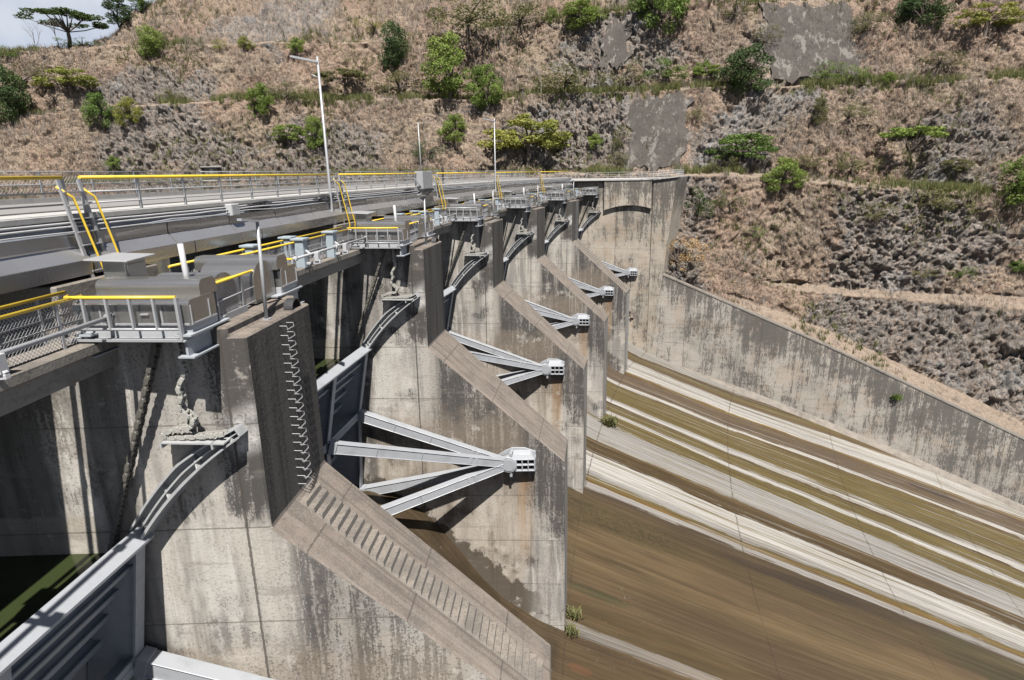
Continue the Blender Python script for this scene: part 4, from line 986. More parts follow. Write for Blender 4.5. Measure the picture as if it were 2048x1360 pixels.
Y4 = [250, 235, 226, 215, 214, 213, 212, 211, 209, 203, 199, 194, 187, 182, 178, 172, 171, 166, 161, 159, 160]
Y5 = [135, 110, 100, 92, 92, 91, 90, 90, 90, 90, 84, 50, 30, 12, 6, 2, 0, -4, -8, -12, -20]
Y6 = [150, 114, 103, 95, 78, 50, 28, 10, -12, -60, -170, -200, -220, -220, -220, -220, -220, -220, -220, -220, -230]
D6 = [14, 14, 14, 14, 15, 17, 19, 21, 22, 26, 40, 45, 45, 45, 45, 45, 45, 45, 45, 45, 45]
XC = np.array(XC, float)
_wl = [(d, W(6, d, tface(d) + 1.0, float(np.interp(d, [p[0] for p in top], [p[1] for p in top])))) for d in np.linspace(-6, 119, 120)]
_wp = np.array([tuple(p) for _, p in _wl]); _wx = 1024 + F * (_wp @ RIGHT) / (_wp @ FWD)
def wall_top(x): return np.array([np.interp(x, _wx, _wp[:, i]) for i in range(3)])
def hill_lines(x):
    d3 = np.interp(x, XC, D3); y3 = np.interp(x, XC, Y3); y4 = np.interp(x, XC, Y4); y5 = np.interp(x, XC, Y5); y6 = np.interp(x, XC, Y6); d6 = np.interp(x, XC, D6)
    w = math.sin(x * .021) * 1.5 + math.sin(x * .0073 + 1) * 2.
    L = []
    P3 = at_dist(x, y3 + w * .5, d3)
    # below the crest road
    if x < 1296:
        e = P3 * (1 - 4. / d3); e[2] = P3[2] - 6; b = P3 * (1 - 14. / d3); b[2] = -22.
        L += [(b, 0), (e, 0), (P3 * (1 - 1.5 / d3) + np.array([0, 0, -1.2]), 0)]
    else:
        # foot = top of the training wall, then a gravel strip, a rock step, a ledge
        p0 = wall_top(x); p0[2] -= .35; dw = math.hypot(p0[0], p0[1])
        yt = 680 - F * (p0 @ UP) / (p0 @ FWD)
        dg = dw + np.interp(x, [1296, 1400, 1560, 2048], [.5, 1.2, 5., 7.]); p1 = at_dist(x, yt - np.interp(x, [1296, 1450, 1560, 1700, 2048, 2500], [4, 14, 30, 36, 36, 36]), dg)
        room = d3 - dg
        yl = np.interp(x, [1296, 1450, 1540, 1700, 2048, 2500], [470, 540, 578, 588, 612, 660]); dl = dg + room * np.interp(x, [1296, 1560, 2048], [.25, .36, .36])
        p2 = at_dist(x, yl, dl); p3 = at_dist(x, yl - np.interp(x, [1296, 1500, 1560, 2500], [3, 6, 13, 15]), dl + np.interp(x, [1296, 1500, 1560, 2500], [.4, 1., 3.6, 4.2]))
        g = float(np.clip((x - 1400) / 140, 0, 1)); L += [(p0, g), (p1, 0), (p2, .75 * g), (p3, 0)]
    while len(L) < 4: L.insert(0, (L[0][0] + np.array([0, 0, -3.]), 0))
    L.append((P3, .8)); q = P3 * (1 + 5. / d3); q[2] = P3[2] + .4; L.append((q, 0))
    d4 = d3 + 15.; P4 = at_dist(x, y4 + w, d4); L.append((P4, .8)); q = P4 * (1 + 3.2 / d4); q[2] = P4[2] + .3; L.append((q, 0))
    d5 = d4 + 13.5; P5 = at_dist(x, y5 + w * .7, d5); L.append((P5, .7)); q = P5 * (1 + 3. / d5); q[2] = P5[2] + .2; L.append((q, 0))
    P6 = at_dist(x, y6 + (w if x > 200 else 0), d5 + d6); L.append((P6, 0))
    q = P6 * (1 + 25. / (d5 + d6)); q[2] = P6[2] - 6; L.append((q, 0))
    return L
ROWS = [34, 56, 12, 96, 9, 118, 9, 118, 9, 84, 6]
xs = np.concatenate([np.linspace(-420, -75, 40)[:-1], np.linspace(-75, 2125, 1330), np.linspace(2125, 2500, 40)[1:]])
grid = []; pathv = []
for x in xs:
    L = hill_lines(float(x)); col = []; pv = []
    for i in range(len(L) - 1):
        (p, a), (q, b) = L[i], L[i + 1]; n = ROWS[i]
        for j in range(n): f = j / n; col.append(p + (q - p) * f); pv.append(a)
    col.append(L[-1][0]); pv.append(0); grid.append(col); pathv.append(pv)
G = np.array(grid); PV = np.array(pathv); nx_, ny_ = G.shape[:2]
for _ in range(2): PV[:, :-1] = np.maximum(PV[:, :-1], PV[:, 1:] * .93)
def smooth(A_, n):
    for _ in range(n): A_ = A_.copy(); A_[:, 1:-1] = .5 * A_[:, 1:-1] + .25 * (A_[:, 2:] + A_[:, :-2])
    return A_
G = smooth(G, 3); G0 = G.copy()
du = np.gradient(G, axis=0); dv = np.gradient(G, axis=1); area = np.linalg.norm(np.cross(du, dv), axis=2).reshape(-1); NN = np.cross(du, dv); NN /= np.linalg.norm(NN, axis=2, keepdims=True) + 1e-9
if NN[..., 2].mean() < 0: NN = -NN
Pf = G.reshape(-1, 3); Nf = NN.reshape(-1, 3); pf = PV.reshape(-1)
rockn = fbm(Pf * np.array([1, 1, .8]), .055, 3, 4)
PX0 = 1024 + F * (Pf @ RIGHT) / (Pf @ FWD); PY0 = 680 - F * (Pf @ UP) / (Pf @ FWD)
ROCK = (rockn - .5) * 5 + .25
for ex, ey, rx, ry, am in ((330, 285, 170, 60, .9), (390, 150, 110, 50, .8), (560, 130, 90, 40, .4), (700, 270, 120, 60, .45), (1180, 260, 90, 60, .8), (1430, 290, 80, 60, .8), (1660, 660, 160, 60, 1.), (1880, 680, 160, 70, 1.), (1960, 780, 110, 60, .8), (1700, 470, 190, 70, .55), (1950, 470, 120, 60, .5), (1560, 210, 90, 50, .6), (1250, 90, 70, 60, .7), (1400, 90, 70, 60, .7), (1950, 260, 110, 50, .4), (900, 250, 60, 50, .5), (1640, 100, 140, 80, .7)):
    ROCK = ROCK + am * np.exp(-((PX0 - ex) / rx) ** 2 - ((PY0 - ey) / ry) ** 2)
ROCK = np.clip(ROCK, 0, 1) * np.clip(1.25 - pf * 1.5, 0, 1)
amp = np.clip(1 - pf * .9, .12, 1)
for qx0, qx1, qy0, qy1 in ((1245, 1388, 182, 345), (1520, 1722, -4, 164), (1200, 1262, 36, 138)):
    inside = np.clip((PX0 - qx0) / 8, 0, 1) * np.clip((qx1 - PX0) / 8, 0, 1) * np.clip((PY0 - qy0) / 8, 0, 1) * np.clip((qy1 - PY0) / 8, 0, 1); amp = amp * (1 - .93 * inside)
big = fbm(Pf, .10, 11, 3) - .5; gul = fbm(Pf * np.array([1, 1, .3]), .22, 21, 3, ridge=True) - .6; md = fbm(Pf, .40, 31, 4, ridge=True) - .55; fi = fbm(Pf, 1.4, 41, 2, .6) - .5; blk = np.abs(fbm(Pf, .8, 51, 2) - .5)
disp = amp * (big * 3.4 + gul * 1.5 + md * (1.2 + 1.7 * ROCK) + fi * (.9 + .7 * ROCK) - blk * 2.5 * ROCK)
CAV = np.clip(.5 - (md + fi) * 1.5, 0, 1)
Pd = Pf + Nf * disp[:, None]
# keep the foot behind the training wall and under the bridge approach calm
def blocks(P, sc, seed):
    Q = (P @ rot_of(seed)) * sc * np.array([1, 1.35, .8]) + seed; I = np.floor(Q).astype(np.int64); best = np.full(len(P), 9e9); out = np.zeros(len(P)); second = np.full(len(P), 9e9)
    for dx in (-1, 0, 1):
        for dy in (-1, 0, 1):
            for dz in (-1, 0, 1):
                a_, b_, c_ = I[:, 0] + dx, I[:, 1] + dy, I[:, 2] + dz
                cx = np.stack([a_ + hash3(a_, b_, c_, seed), b_ + hash3(a_, b_, c_, seed + 1), c_ + hash3(a_, b_, c_, seed + 2)], 1); dl = Q - cx; d_ = (dl ** 2).sum(1)
                v = hash3(a_, b_, c_, seed + 3) - .5 + .55 * (dl[:, 0] * (hash3(a_, b_, c_, seed + 4) - .5) + dl[:, 1] * (hash3(a_, b_, c_, seed + 5) - .5) + dl[:, 2] * (hash3(a_, b_, c_, seed + 6) - .5)) * 2
                m_ = d_ < best; second = np.where(m_, best, np.minimum(second, d_)); out = np.where(m_, v, out); best = np.where(m_, d_, best)
    crack = np.clip(.14 - (np.sqrt(second) - np.sqrt(best)), 0, .14) / .14
    return out - .55 * crack
RB = np.clip(ROCK * 1.3, 0, 1) * amp
disp = disp * (1 - .45 * RB) + RB * (blocks(Pf, .28, 201) * 1.0 + blocks(Pf, .75, 211) * .7 + blocks(Pf, 1.7, 221) * .5) + amp * (1 - RB) * (blocks(Pf, .30, 231) * .75 + blocks(Pf, 1.2, 241) * .22)
Pd = Pf + Nf * disp[:, None]
idx = np.arange(nx_ * ny_).reshape(nx_, ny_)
quads = np.stack([idx[:-1, :-1], idx[1:, :-1], idx[1:, 1:], idx[:-1, 1:]], -1).reshape(-1, 4)
me = bpy.data.meshes.new('hillside'); me.vertices.add(len(Pd)); me.vertices.foreach_set('co', Pd.astype('f').ravel())
me.loops.add(quads.size); me.loops.foreach_set('vertex_index', quads.ravel().astype('i')); me.polygons.add(len(quads)); me.polygons.foreach_set('loop_start', np.arange(0, quads.size, 4, dtype='i')); me.polygons.foreach_set('loop_total', np.full(len(quads), 4, 'i'))
me.update(calc_edges=True); me.materials.append(MT['hill'])
for nme, arr in (('rock', ROCK), ('path', pf), ('cavity', CAV)): a_ = me.attributes.new(nme, 'FLOAT', 'POINT'); a_.data.foreach_set('value', arr.astype('f'))
hill = bpy.data.objects.new('hillside', me); C.objects.link(hill); tag(hill, 'dry terraced rocky hillside cut in benches beyond the dam', 'hillside', kind='structure')
PD = Pd.reshape(nx_, ny_, 3)
# screen-to-hill lookup used only while siting plants: nearest grid vertex along a compass direction
def proj_np(P): 
    d = P @ FWD; return 1024 + F * (P @ RIGHT) / d, 680 - F * (P @ UP) / d
PX, PY = proj_np(PD)
def hill_at(x, y):
    i = int(np.argmin(np.abs(xs - x)))
    w = np.abs(PY[i, 8:-8] - y) ; j = int(np.argmin(w)) + 8
    return Vector(PD[i, j]), Vector(NN[i, j])

# dry grass and twigs: countless, one object each
def scatter(name, label, cat, n, hmin, hmax, blades, wid, mat, sel, seed, lean=.5):
    rng = np.random.default_rng(seed); wgt = sel / sel.sum(); pick = rng.choice(len(Pd), n, p=wgt)
    base = Pd[pick]; nb = blades; N = n * nb
    b = np.repeat(base, nb, 0) + rng.normal(0, .18, (N, 3)) * np.array([1, 1, .3]); h = rng.uniform(hmin, hmax, N); th = rng.uniform(0, 2 * np.pi, N); ln = rng.uniform(0, lean, N)
    dirv = np.stack([np.cos(th) * ln, np.sin(th) * ln, np.ones(N)], 1); dirv /= np.linalg.norm(dirv, axis=1, keepdims=True)
    wv = np.stack([-np.sin(th), np.cos(th), np.zeros(N)], 1) * (wid * rng.uniform(.6, 1.4, N))[:, None]
    v = np.empty((N, 3, 3)); v[:, 0] = b - wv - [0, 0, .1]; v[:, 1] = b + wv - [0, 0, .1]; v[:, 2] = b + dirv * h[:, None]
    me = bpy.data.meshes.new(name); me.vertices.add(N * 3); me.vertices.foreach_set('co', v.astype('f').ravel()); me.loops.add(N * 3); me.loops.foreach_set('vertex_index', np.arange(N * 3, dtype='i'))
    me.polygons.add(N); me.polygons.foreach_set('loop_start', np.arange(0, N * 3, 3, dtype='i')); me.polygons.foreach_set('loop_total', np.full(N, 3, 'i')); me.update(calc_edges=True); me.materials.append(mat)
    o = bpy.data.objects.new(name, me); C.objects.link(o); tag(o, label, cat, kind='stuff'); return o
inview = ((PX > -60) & (PX < 2110) & (PY > -60) & (PY < 900)).reshape(-1).astype(float)
rngm = np.clip((fbm(Pf, .12, 77, 3) - .42) * 6, .12, 1)
scatter('dry_grass', 'dry tan grass covering the hillside benches and slopes', 'grass', 42000, .25, .8, 6, .032, MT['straw'], inview * area * rngm * np.clip(1.05 - ROCK, .08, 1) * np.clip(1.1 - pf, .1, 1), 5, .8)
scatter('dry_brush', 'grey brown leafless brush scattered over the hillside', 'brush', 6500, .6, 1.9, 16, .02, MT['twig'], inview * area * rngm * np.clip(1.1 - pf, .2, 1), 6, .9)
scatter('weeds', 'low green weeds growing between the dry grass', 'weeds', 5200, .3, 1.3, 13, .055, MT['leaf_olive'], inview * area * np.clip((fbm(Pf, .07, 99, 3) - .52) * 9, .01, 1), 8, .9)

near = np.array(PV)
for _ in range(26): near = np.maximum(near, .955 * np.pad(near, ((0, 0), (0, 1)))[:, 1:]); near = np.maximum(near, .93 * np.pad(near, ((0, 0), (1, 0)))[:, :-1])
sel = inview * area * np.clip(near.reshape(-1) - .25, .01, 1) ** 2 * np.clip((fbm(Pf, .09, 131, 3) - .49) * 9, .004, 1) * (PY.reshape(-1) < 470)
scatter('green_scrub', 'feathery olive green scrub along the hillside benches', 'scrub', 3400, .5, 1.9, 22, .05, MT['leaf_scrub'], sel, 12, 1.1)
# ------------------------------------------------------------------ bushes and trees on the benches
def crown_mesh(name, kind, seed, n=2600):
    """leaf clumps through a unit crown (x,y in -.5...5, z 0..1)"""
    rng = np.random.default_rng(seed); cl = []
    if kind == 'round': nc = 34
    elif kind == 'flat': nc = 30
    elif kind == 'spread': nc = 36
    else: nc = 26
    for i in range(nc):
        th = rng.uniform(0, 2 * np.pi); q = math.sqrt(rng.uniform(0, 1))
        if kind == 'round': rad = .42 * q; z = rng.uniform(.08, 1) ; rad *= math.sqrt(max(.05, 1 - ((z - .45) / .62) ** 2)); s_ = rng.uniform(.09, .17)
        elif kind == 'flat': rad = .46 * q; z = .78 + .16 * (1 - (rad / .46) ** 2) + rng.uniform(-.09, .05); s_ = rng.uniform(.07, .13)
        elif kind == 'spread': rad = .45 * q; z = rng.uniform(.35, .95) * (1 - .35 * (rad / .45) ** 2); s_ = rng.uniform(.08, .14)
        else: rad = .45 * q; z = rng.uniform(.15, .95) * (1 - .45 * (rad / .45) ** 2); s_ = rng.uniform(.08, .15)
        cl.append((rad * math.cos(th), rad * math.sin(th), z, s_))
    cl = np.array(cl); k = rng.choice(nc, n, p=cl[:, 3] ** 2 / (cl[:, 3] ** 2).sum())
    g = rng.normal(0, 1, (n, 3)); g /= np.linalg.norm(g, axis=1, keepdims=True); rr = rng.uniform(.35, 1, n) ** .5
    flat = .55 if kind in ('flat', 'spread') else .9
    c = cl[k, :3] + g * (rr * cl[k, 3])[:, None] * np.array([1, 1, flat])
    sz = rng.uniform(.012, .026, n) * (1. if kind != 'sparse' else .85)
    a = rng.normal(0, 1, (n, 3)); a /= np.linalg.norm(a, axis=1, keepdims=True); b = np.cross(a, g + rng.normal(0, .5, (n, 3))); b /= np.linalg.norm(b, axis=1, keepdims=True) + 1e-9
    v = np.empty((n, 4, 3)); v[:, 0] = c - a * sz[:, None]; v[:, 1] = c + b * sz[:, None] * .6; v[:, 2] = c + a * sz[:, None]; v[:, 3] = c - b * sz[:, None] * .6
    me = bpy.data.meshes.new(name); me.vertices.add(n * 4); me.vertices.foreach_set('co', v.astype('f').ravel()); me.loops.add(n * 4); me.loops.foreach_set('vertex_index', np.arange(n * 4, dtype='i'))
    me.polygons.add(n); me.polygons.foreach_set('loop_start', np.arange(0, n * 4, 4, dtype='i')); me.polygons.foreach_set('loop_total', np.full(n, 4, 'i')); me.update(calc_edges=True)
    return me, cl
def trunk_mesh(name, cl, seed, kind):
    rng = np.random.default_rng(seed + 100); m = MB(); fork = Vector((rng.uniform(-.04, .04), rng.uniform(-.04, .04), .25 if kind in ('round', 'sparse') else .42))
    m.tube([(0, 0, -.12), fork * .5 + Vector((.02, 0, 0)), fork], .028, 6, .02)
    for i in rng.choice(len(cl), min(14, len(cl)), replace=False):
        e = Vector(cl[i, :3]); mid = fork.lerp(e, .5) + Vector((0, 0, .05 if kind != 'flat' else -.04))
        m.tube([fork, mid, e], .014, 5, .004)
    me = bpy.data.meshes.new(name); me.from_pydata([Vector(v) for v in m.v], [], m.f); me.materials.append(MT['bark']); me.update(); return me
VAR = {}
for kind in ('round', 'flat', 'spread', 'sparse'):
    VAR[kind] = []
    for s_ in range(3):
        me, cl = crown_mesh('crown_' + kind, kind, 40 + s_ * 7 + len(kind), {'round': 6500, 'flat': 4200, 'spread': 5200, 'sparse': 2200}[kind]); VAR[kind].append((me, trunk_mesh('trunk_' + kind, cl, s_, kind)))
CR = {}
def plant(x, y, w, h, kind, leaf, name, label, cat, group=None):
    p, n = hill_at(x, y); D = p.dot(Vector(FWD)); sx = w * D / F * 1.12; sz = h * D / F / .96
    t = thing(name, label, cat, group); t.location = p; t.rotation_euler = (0, 0, random.uniform(0, 6.28))
    me, tr = random.choice(VAR[kind]); key = (me.name, leaf)
    if key not in CR: c = me.copy(); c.materials.clear(); c.materials.append(MT[leaf]); CR[key] = c
    for nme, mm in (('crown', CR[key]), ('trunk', tr)): o = bpy.data.objects.new(nme, mm); C.objects.link(o); o.parent = t; o.scale = (sx, sx, sz)
    return t
B, Mi, Dk, Ye, Ol, Dr = 'leaf_bright', 'leaf_mid', 'leaf_dark', 'leaf_yellow', 'leaf_olive', 'leaf_dry'
PL = [
 (300, 116, 58, 54, 'round', B, 'bush', 'bright green bush on the third bench, below the ridge at upper left'),
 (145, 196, 112, 60, 'spread', Ye, 'tree', 'yellow green spreading tree at far left between the benches'),
 (22, 250, 84, 100, 'round', Dk, 'tree', 'dark green bushy tree at the left edge of the photo'),
 (207, 262, 62, 64, 'round', Mi, 'bush', 'green bush left of its yellower twin above the white rock'),
 (268, 254, 48, 50, 'round', Ye, 'bush', 'small yellow green bush right of a greener one above the white rock'),
 (528, 240, 58, 62, 'round', B, 'bush', 'bright leafy bush at the lip of the second bench, left of the tall lamp pole'),
 (576, 208, 62, 44, 'sparse', Ol, 'shrub', 'thin olive shrub on the second bench next to a bright bush'),
 (580, 294, 62, 46, 'spread', B, 'bush', 'pale green low bush left of the tall lamp pole, under the second bench'),
 (634, 298, 48, 56, 'round', B, 'bush', 'green bush right behind the tall lamp pole'),
 (690, 198, 92, 52, 'flat', Ol, 'tree', 'small flat topped thorn tree just right of the tall lamp pole'),
 (788, 140, 66, 82, 'round', Dk, 'bush', 'dark round bush standing alone above the second bench'),
 (900, 198, 100, 108, 'round', B, 'tree', 'largest bright green tree, on the second bench mid photo'),
 (974, 222, 74, 78, 'round', Mi, 'tree', 'green tree right below the largest bright tree'),
 (910, 290, 60, 52, 'round', B, 'bush', 'bright bush below the largest tree, near the bridge'),
 (1052, 338, 160, 108, 'spread', Ye, 'tree', 'wide yellow green acacia behind the farther lamp pole'),
 (940, 70, 160, 84, 'sparse', Ol, 'shrub', 'wide thin olive thicket near the top edge, mid photo'),
 (1104, 50, 26, 28, 'round', B, 'bush', 'tiny bright bush near the top, left of a larger bright one'),
 (1164, 62, 92, 48, 'round', B, 'bush', 'bright wide bush near the top above the grey rock scar'),
 (1316, 72, 108, 110, 'round', Mi, 'tree', 'large dark leafy tree at the top between two grey scars'),
 (1330, 172, 90, 62, 'sparse', Mi, 'shrub', 'loose green shrub above the sprayed concrete panel'),
 (1412, 164, 50, 44, 'spread', B, 'bush', 'small bright bush right above the sprayed concrete panel'),
 (1490, 186, 104, 78, 'round', Dk, 'bush', 'dark broad bush on the second bench right of the concrete panel'),
 (1478, 338, 116, 74, 'spread', Mi, 'tree', 'green spreading tree just right of the abutment on the crest road'),
 (1564, 384, 78, 60, 'round', B, 'bush', 'bright dome shaped bush at the lip of the crest road'),
 (1628, 250, 34, 46, 'round', Ol, 'bush', 'small olive bush halfway up the slope at right'),
 (1818, 338, 112, 80, 'flat', B, 'tree', 'flat topped bright acacia on the crest road at right'),
 (1704, 345, 84, 48, 'sparse', Ol, 'shrub', 'thin olive shrub left of the flat topped acacia'),
 (1838, 60, 92, 72, 'round', Dk, 'tree', 'dark tree at the top edge, upper right'),
 (1968, 72, 108, 64, 'spread', Ye, 'tree', 'yellow green tree in the upper right corner'),
 (2030, 408, 88, 84, 'round', Mi, 'bush', 'green bush cut by the right edge at crest road level'),
 (1398, 446, 62, 84, 'sparse', Dk, 'bush', 'dark tall bush close behind the abutment corner'),
 (1356, 540, 96, 76, 'sparse', Dr, 'shrub', 'dry orange shrub at the foot of the abutment'),
 (1650, 162, 66, 46, 'sparse', Mi, 'shrub', 'thin green shrub at the foot of the upper concrete panel'),
 (1774, 168, 30, 20, 'round', B, 'bush', 'tiny bright bush on the second bench at right'),
 (1694, 246, 90, 44, 'sparse', Ol, 'shrub', 'wide olive shrub below the second bench at right'),
 (1192, 302, 40, 30, 'round', B, 'bush', 'small green bush left of the lower concrete panel'),
 (596, 108, 40, 28, 'round', B, 'bush', 'small bush on the third bench above the tall lamp arm'),
 (492, 102, 32, 24, 'round', Ye, 'bush', 'small yellowish bush on the third bench, middle of three'),
 (440, 102, 26, 26, 'sparse', Ye, 'bush', 'small thin bush on the third bench, leftmost of three'),
 (228, 340, 32, 24, 'round', B, 'bush', 'small bright bush just above the yellow rail at left'),
 (1135, 186, 130, 66, 'sparse', Ol, 'shrub', 'thin olive thicket on the second bench left of the concrete panel'),
 (1245, 182, 84, 56, 'sparse', Ol, 'shrub', 'thin olive thicket directly above the concrete panel'),
 (1502, 478, 42, 28, 'sparse', Mi, 'shrub', 'small green shrub on the lower slope right of the abutment'),
 (1922, 556, 50, 26, 'sparse', Mi, 'shrub', 'low green shrub on the lowest ledge at right, larger of two'),
 (1846, 558, 46, 26, 'sparse', Ol, 'shrub', 'low olive shrub on the lowest ledge left of a greener one'),
 (2034, 546, 34, 22, 'round', Mi, 'bush', 'low bush on the lowest ledge at the right edge'),
 (1906, 350, 52, 34, 'spread', Ol, 'shrub', 'small olive shrub right of the flat topped acacia'),
 (800, 190, 110, 50, 'sparse', Ol, 'shrub', 'thin olive thicket on the second bench left of the largest tree'),
 (745, 66, 70, 44, 'sparse', Ye, 'shrub', 'pale yellow green shrub above the third bench'),
 (1470, 40, 60, 50, 'sparse', Ol, 'shrub', 'olive shrub left of the upper concrete panel'),
 (1880, 138, 100, 34, 'sparse', Ol, 'shrub', 'thin low thicket on the second bench at far right'),
 (240, 46, 64, 46, 'round', Dk, 'tree', 'dark dense tree on the ridge beside the sky'),
 (284, 12, 44, 34, 'round', Mi, 'bush', 'bush at the top of the ridge beside the sky'),
 (50, 178, 110, 60, 'sparse', Ol, 'shrub', 'thin olive thicket at left below the ridge trees'),
 (18, 118, 56, 30, 'sparse', Mi, 'shrub', 'scrub on the ridge in the left corner'),
 (165, 96, 90, 20, 'sparse', Mi, 'shrub', 'low scrub at the foot of the umbrella tree'),
 (1460, 420, 60, 50, 'sparse', Ol, 'shrub', 'olive shrub beneath the crest road right of the abutment'),
 (1890, 425, 110, 60, 'sparse', Ol, 'shrub', 'thin wide shrub just under the crest road at right'),
 (1750, 440, 60, 40, 'sparse', Ol, 'shrub', 'small olive shrub under the crest road below the acacia'),
 (340, 205, 60, 30, 'sparse', Ol, 'shrub', 'low olive scrub on the second bench at left'),
 (860, 320, 60, 46, 'sparse', Dk, 'shrub', 'dark thin shrub in shade behind the bridge cabinet'),
 (1240, 300, 44, 60, 'sparse', Ol, 'shrub', 'thin shrub at the left edge of the lower concrete panel'),
 (1236, 338, 46, 40, 'sparse', Ol, 'shrub', 'thin olive shrub at the lower left corner of the lower concrete panel'),
 (1392, 250, 44, 40, 'sparse', Ol, 'shrub', 'thin olive shrub at the right edge of the lower concrete panel'),
 (1530, 96, 52, 46, 'sparse', Ol, 'shrub', 'thin shrub at the left edge of the upper concrete panel'),
 (1726, 66, 60, 46, 'sparse', Ol, 'shrub', 'thin shrub at the right edge of the upper concrete panel'),
 (1700, 168, 70, 42, 'sparse', Mi, 'shrub', 'low green shrub under the right corner of the upper concrete panel'),
 (1040, 60, 120, 60, 'sparse', Ol, 'shrub', 'olive thicket near the top, left of two bright bushes'),
 (1440, 345, 70, 40, 'sparse', Ol, 'shrub', 'low olive shrub beside the abutment on the crest road'),
 (1600, 345, 90, 40, 'sparse', Ol, 'shrub', 'olive scrub on the crest road right of the bright dome bush'),
]
for x, y, w, h, kind, leaf, cat, lab in PL: plant(x, y, w, h, kind, leaf, {'bush': 'green_bush', 'tree': 'hill_tree', 'shrub': 'thin_shrub'}[cat], lab, cat, 'green plants on the hillside')
t = plant(140, 90, 136, 62, 'flat', Dk, 'umbrella_tree', 'umbrella shaped dark tree on the ridge against the sky', 'tree', 'green plants on the hillside')
def bare_tree(x, y, h, seed, label, mat='palebark'):
    p, n = hill_at(x, y); D = p.dot(Vector(FWD)); H = h * D / F; rng = random.Random(seed); m = MB()
    def grow(a, d, L, r, lv):
        b = a + d * L; mid = a.lerp(b, .5) + Vector((rng.uniform(-1, 1), rng.uniform(-1, 1), 0)) * L * .06
        m.tube([a, mid, b], r, 5, r * .55)
        if lv == 0: return
        for _ in range(rng.choice((2, 3, 3))):
            e = (d + Vector((rng.uniform(-1, 1), rng.uniform(-1, 1), rng.uniform(-.2, .6))) * .75).normalized(); grow(b if rng.random() < .7 else mid, e, L * rng.uniform(.55, .8), r * .5, lv - 1)
    grow(Vector((0, 0, -.3)), Vector((rng.uniform(-.1, .1), 0, 1)).normalized(), H * .36, H * .016, 4)
    o = m.build('bare_tree', MT[mat], recalc=False); o.location = p; tag(o, label, 'tree', 'leafless trees')
for i, (x, y, h, lab, mt) in enumerate([(70, 112, 80, 'leafless grey tree on the ridge left of the umbrella tree', 'palebark'), (120, 98, 78, 'leafless grey tree in front of the umbrella tree', 'palebark'), (600, 92, 46, 'small leafless tree on the third bench', 'palebark'), (1012, 180, 46, 'small dark leafless tree right of the largest tree', 'bark'), (1086, 192, 74, 'pale slender leafless tree above the farther lamp pole', 'palebark'),
        (478, 335, 66, 'slender dark leafless tree left of the tall lamp pole', 'bark'), (128, 308, 50, 'small leafless tree on the slope at far left', 'bark'), (1650, 350, 40, 'small leafless tree on the crest road at right', 'bark'), (1200, 130, 50, 'small leafless tree left of the grey rock scar', 'palebark'), (1730, 140, 46, 'small leafless tree right of the upper concrete panel', 'palebark')]): bare_tree(x, y, h, i, lab, mt)
# plants in the chute and on the wall
def tuft(p, s_, n, leaf, label, cat='plant'):
    m = MB(); rng = random.Random(int(p.x * 10))
    for _ in range(n):
        th = rng.uniform(0, 6.28); ln = rng.uniform(.2, 1); h = rng.uniform(.4, 1) * s_; b = p + Vector((rng.gauss(0, .25), rng.gauss(0, .25), 0)) * s_; d = Vector((math.cos(th) * ln, math.sin(th) * ln, .9)).normalized(); w = Vector((-math.sin(th), math.cos(th), 0)) * .05 * s_
        m.add([b - w, b + d * h * .6 - w * 1.3, b + d * h, b + d * h * .6 + w * 1.3], [(0, 3, 2, 1)])
    o = m.build('weed_tuft', MT[leaf], None, tuple(p), recalc=False); o.location = p; tag(o, label, cat, 'plants rooted in the concrete')
def chute_pt(k, d, t): 
    w = W(k, d, t, 0); return Vector((w.x, w.y, chute_z0(-d)))
tuft(chute_pt(4, 4.0, .3), 1.3, 260, 'leaf_olive', 'green tuft at the foot of the fourth pier')
tuft(chute_pt(2, 3.6, .9), .7, 120, 'leaf_olive', 'weed tuft at the foot of the second pier, camera side corner')
tuft(chute_pt(2, 3.7, 2.4), .8, 140, 'leaf_olive', 'weed tuft at the foot of the second pier, far corner')
tuft(W(6, 40.5, tface(40.5) - .1, -34.), 1.2, 160, 'leaf_mid', 'green plant hanging from the training wall')

# sprayed concrete panels, each a slab lying on the slope
def panel(x0, x1, y0, y1, skew, label):
    m = MB(); n = 12; pts = []
    def Dg(x, y):
        ii = int(np.argmin(np.abs(xs - x))); q = G0[ii, 8:-8]; py = proj_np(q)[1]; o = np.argsort(py); return float(np.interp(y, py[o], np.hypot(q[o, 0], q[o, 1])))
    for i in range(n + 1):
        for j in range(n + 1):
            y = y0 + (y1 - y0) * j / n + (6 * math.sin(i * 1.1 + x0) + 5 * math.sin(i * 2.3 + 1)) * (j in (0, n)); x = x0 + (x1 - x0) * i / n + skew * (j / n - .5) + (7 * math.sin(j * .9 + x0) + 4.5 * math.sin(j * 2.3 + i)) * (i in (0, n))
            D = Dg(x, y) - .42 + .16 * math.sin(i * .9 + j * .5); pts.append(Vector(at_dist(x, y, D)))
    idx = lambda i, j: i * (n + 1) + j
    back = [p * 1.03 for p in pts]; N = len(pts)
    fs = [(idx(i, j), idx(i + 1, j), idx(i + 1, j + 1), idx(i, j + 1)) for i in range(n) for j in range(n)]
    ring = [idx(i, 0) for i in range(n)] + [idx(n, j) for j in range(n)] + [idx(i, n) for i in range(n, 0, -1)] + [idx(0, j) for j in range(n, 0, -1)]
    fs += [(a, ring[(q + 1) % len(ring)], ring[(q + 1) % len(ring)] + N, a + N) for q, a in enumerate(ring)]
    m.add(pts + back, fs); o = m.build('concrete_panel', MT['shot'], None, tuple(pts[0])); o.location = pts[0]; tag(o, label, 'concrete panel', 'sprayed concrete panels on the slope')
panel(1258, 1374, 188, 336, -14, 'grey sprayed concrete panel on the slope right above the abutment')
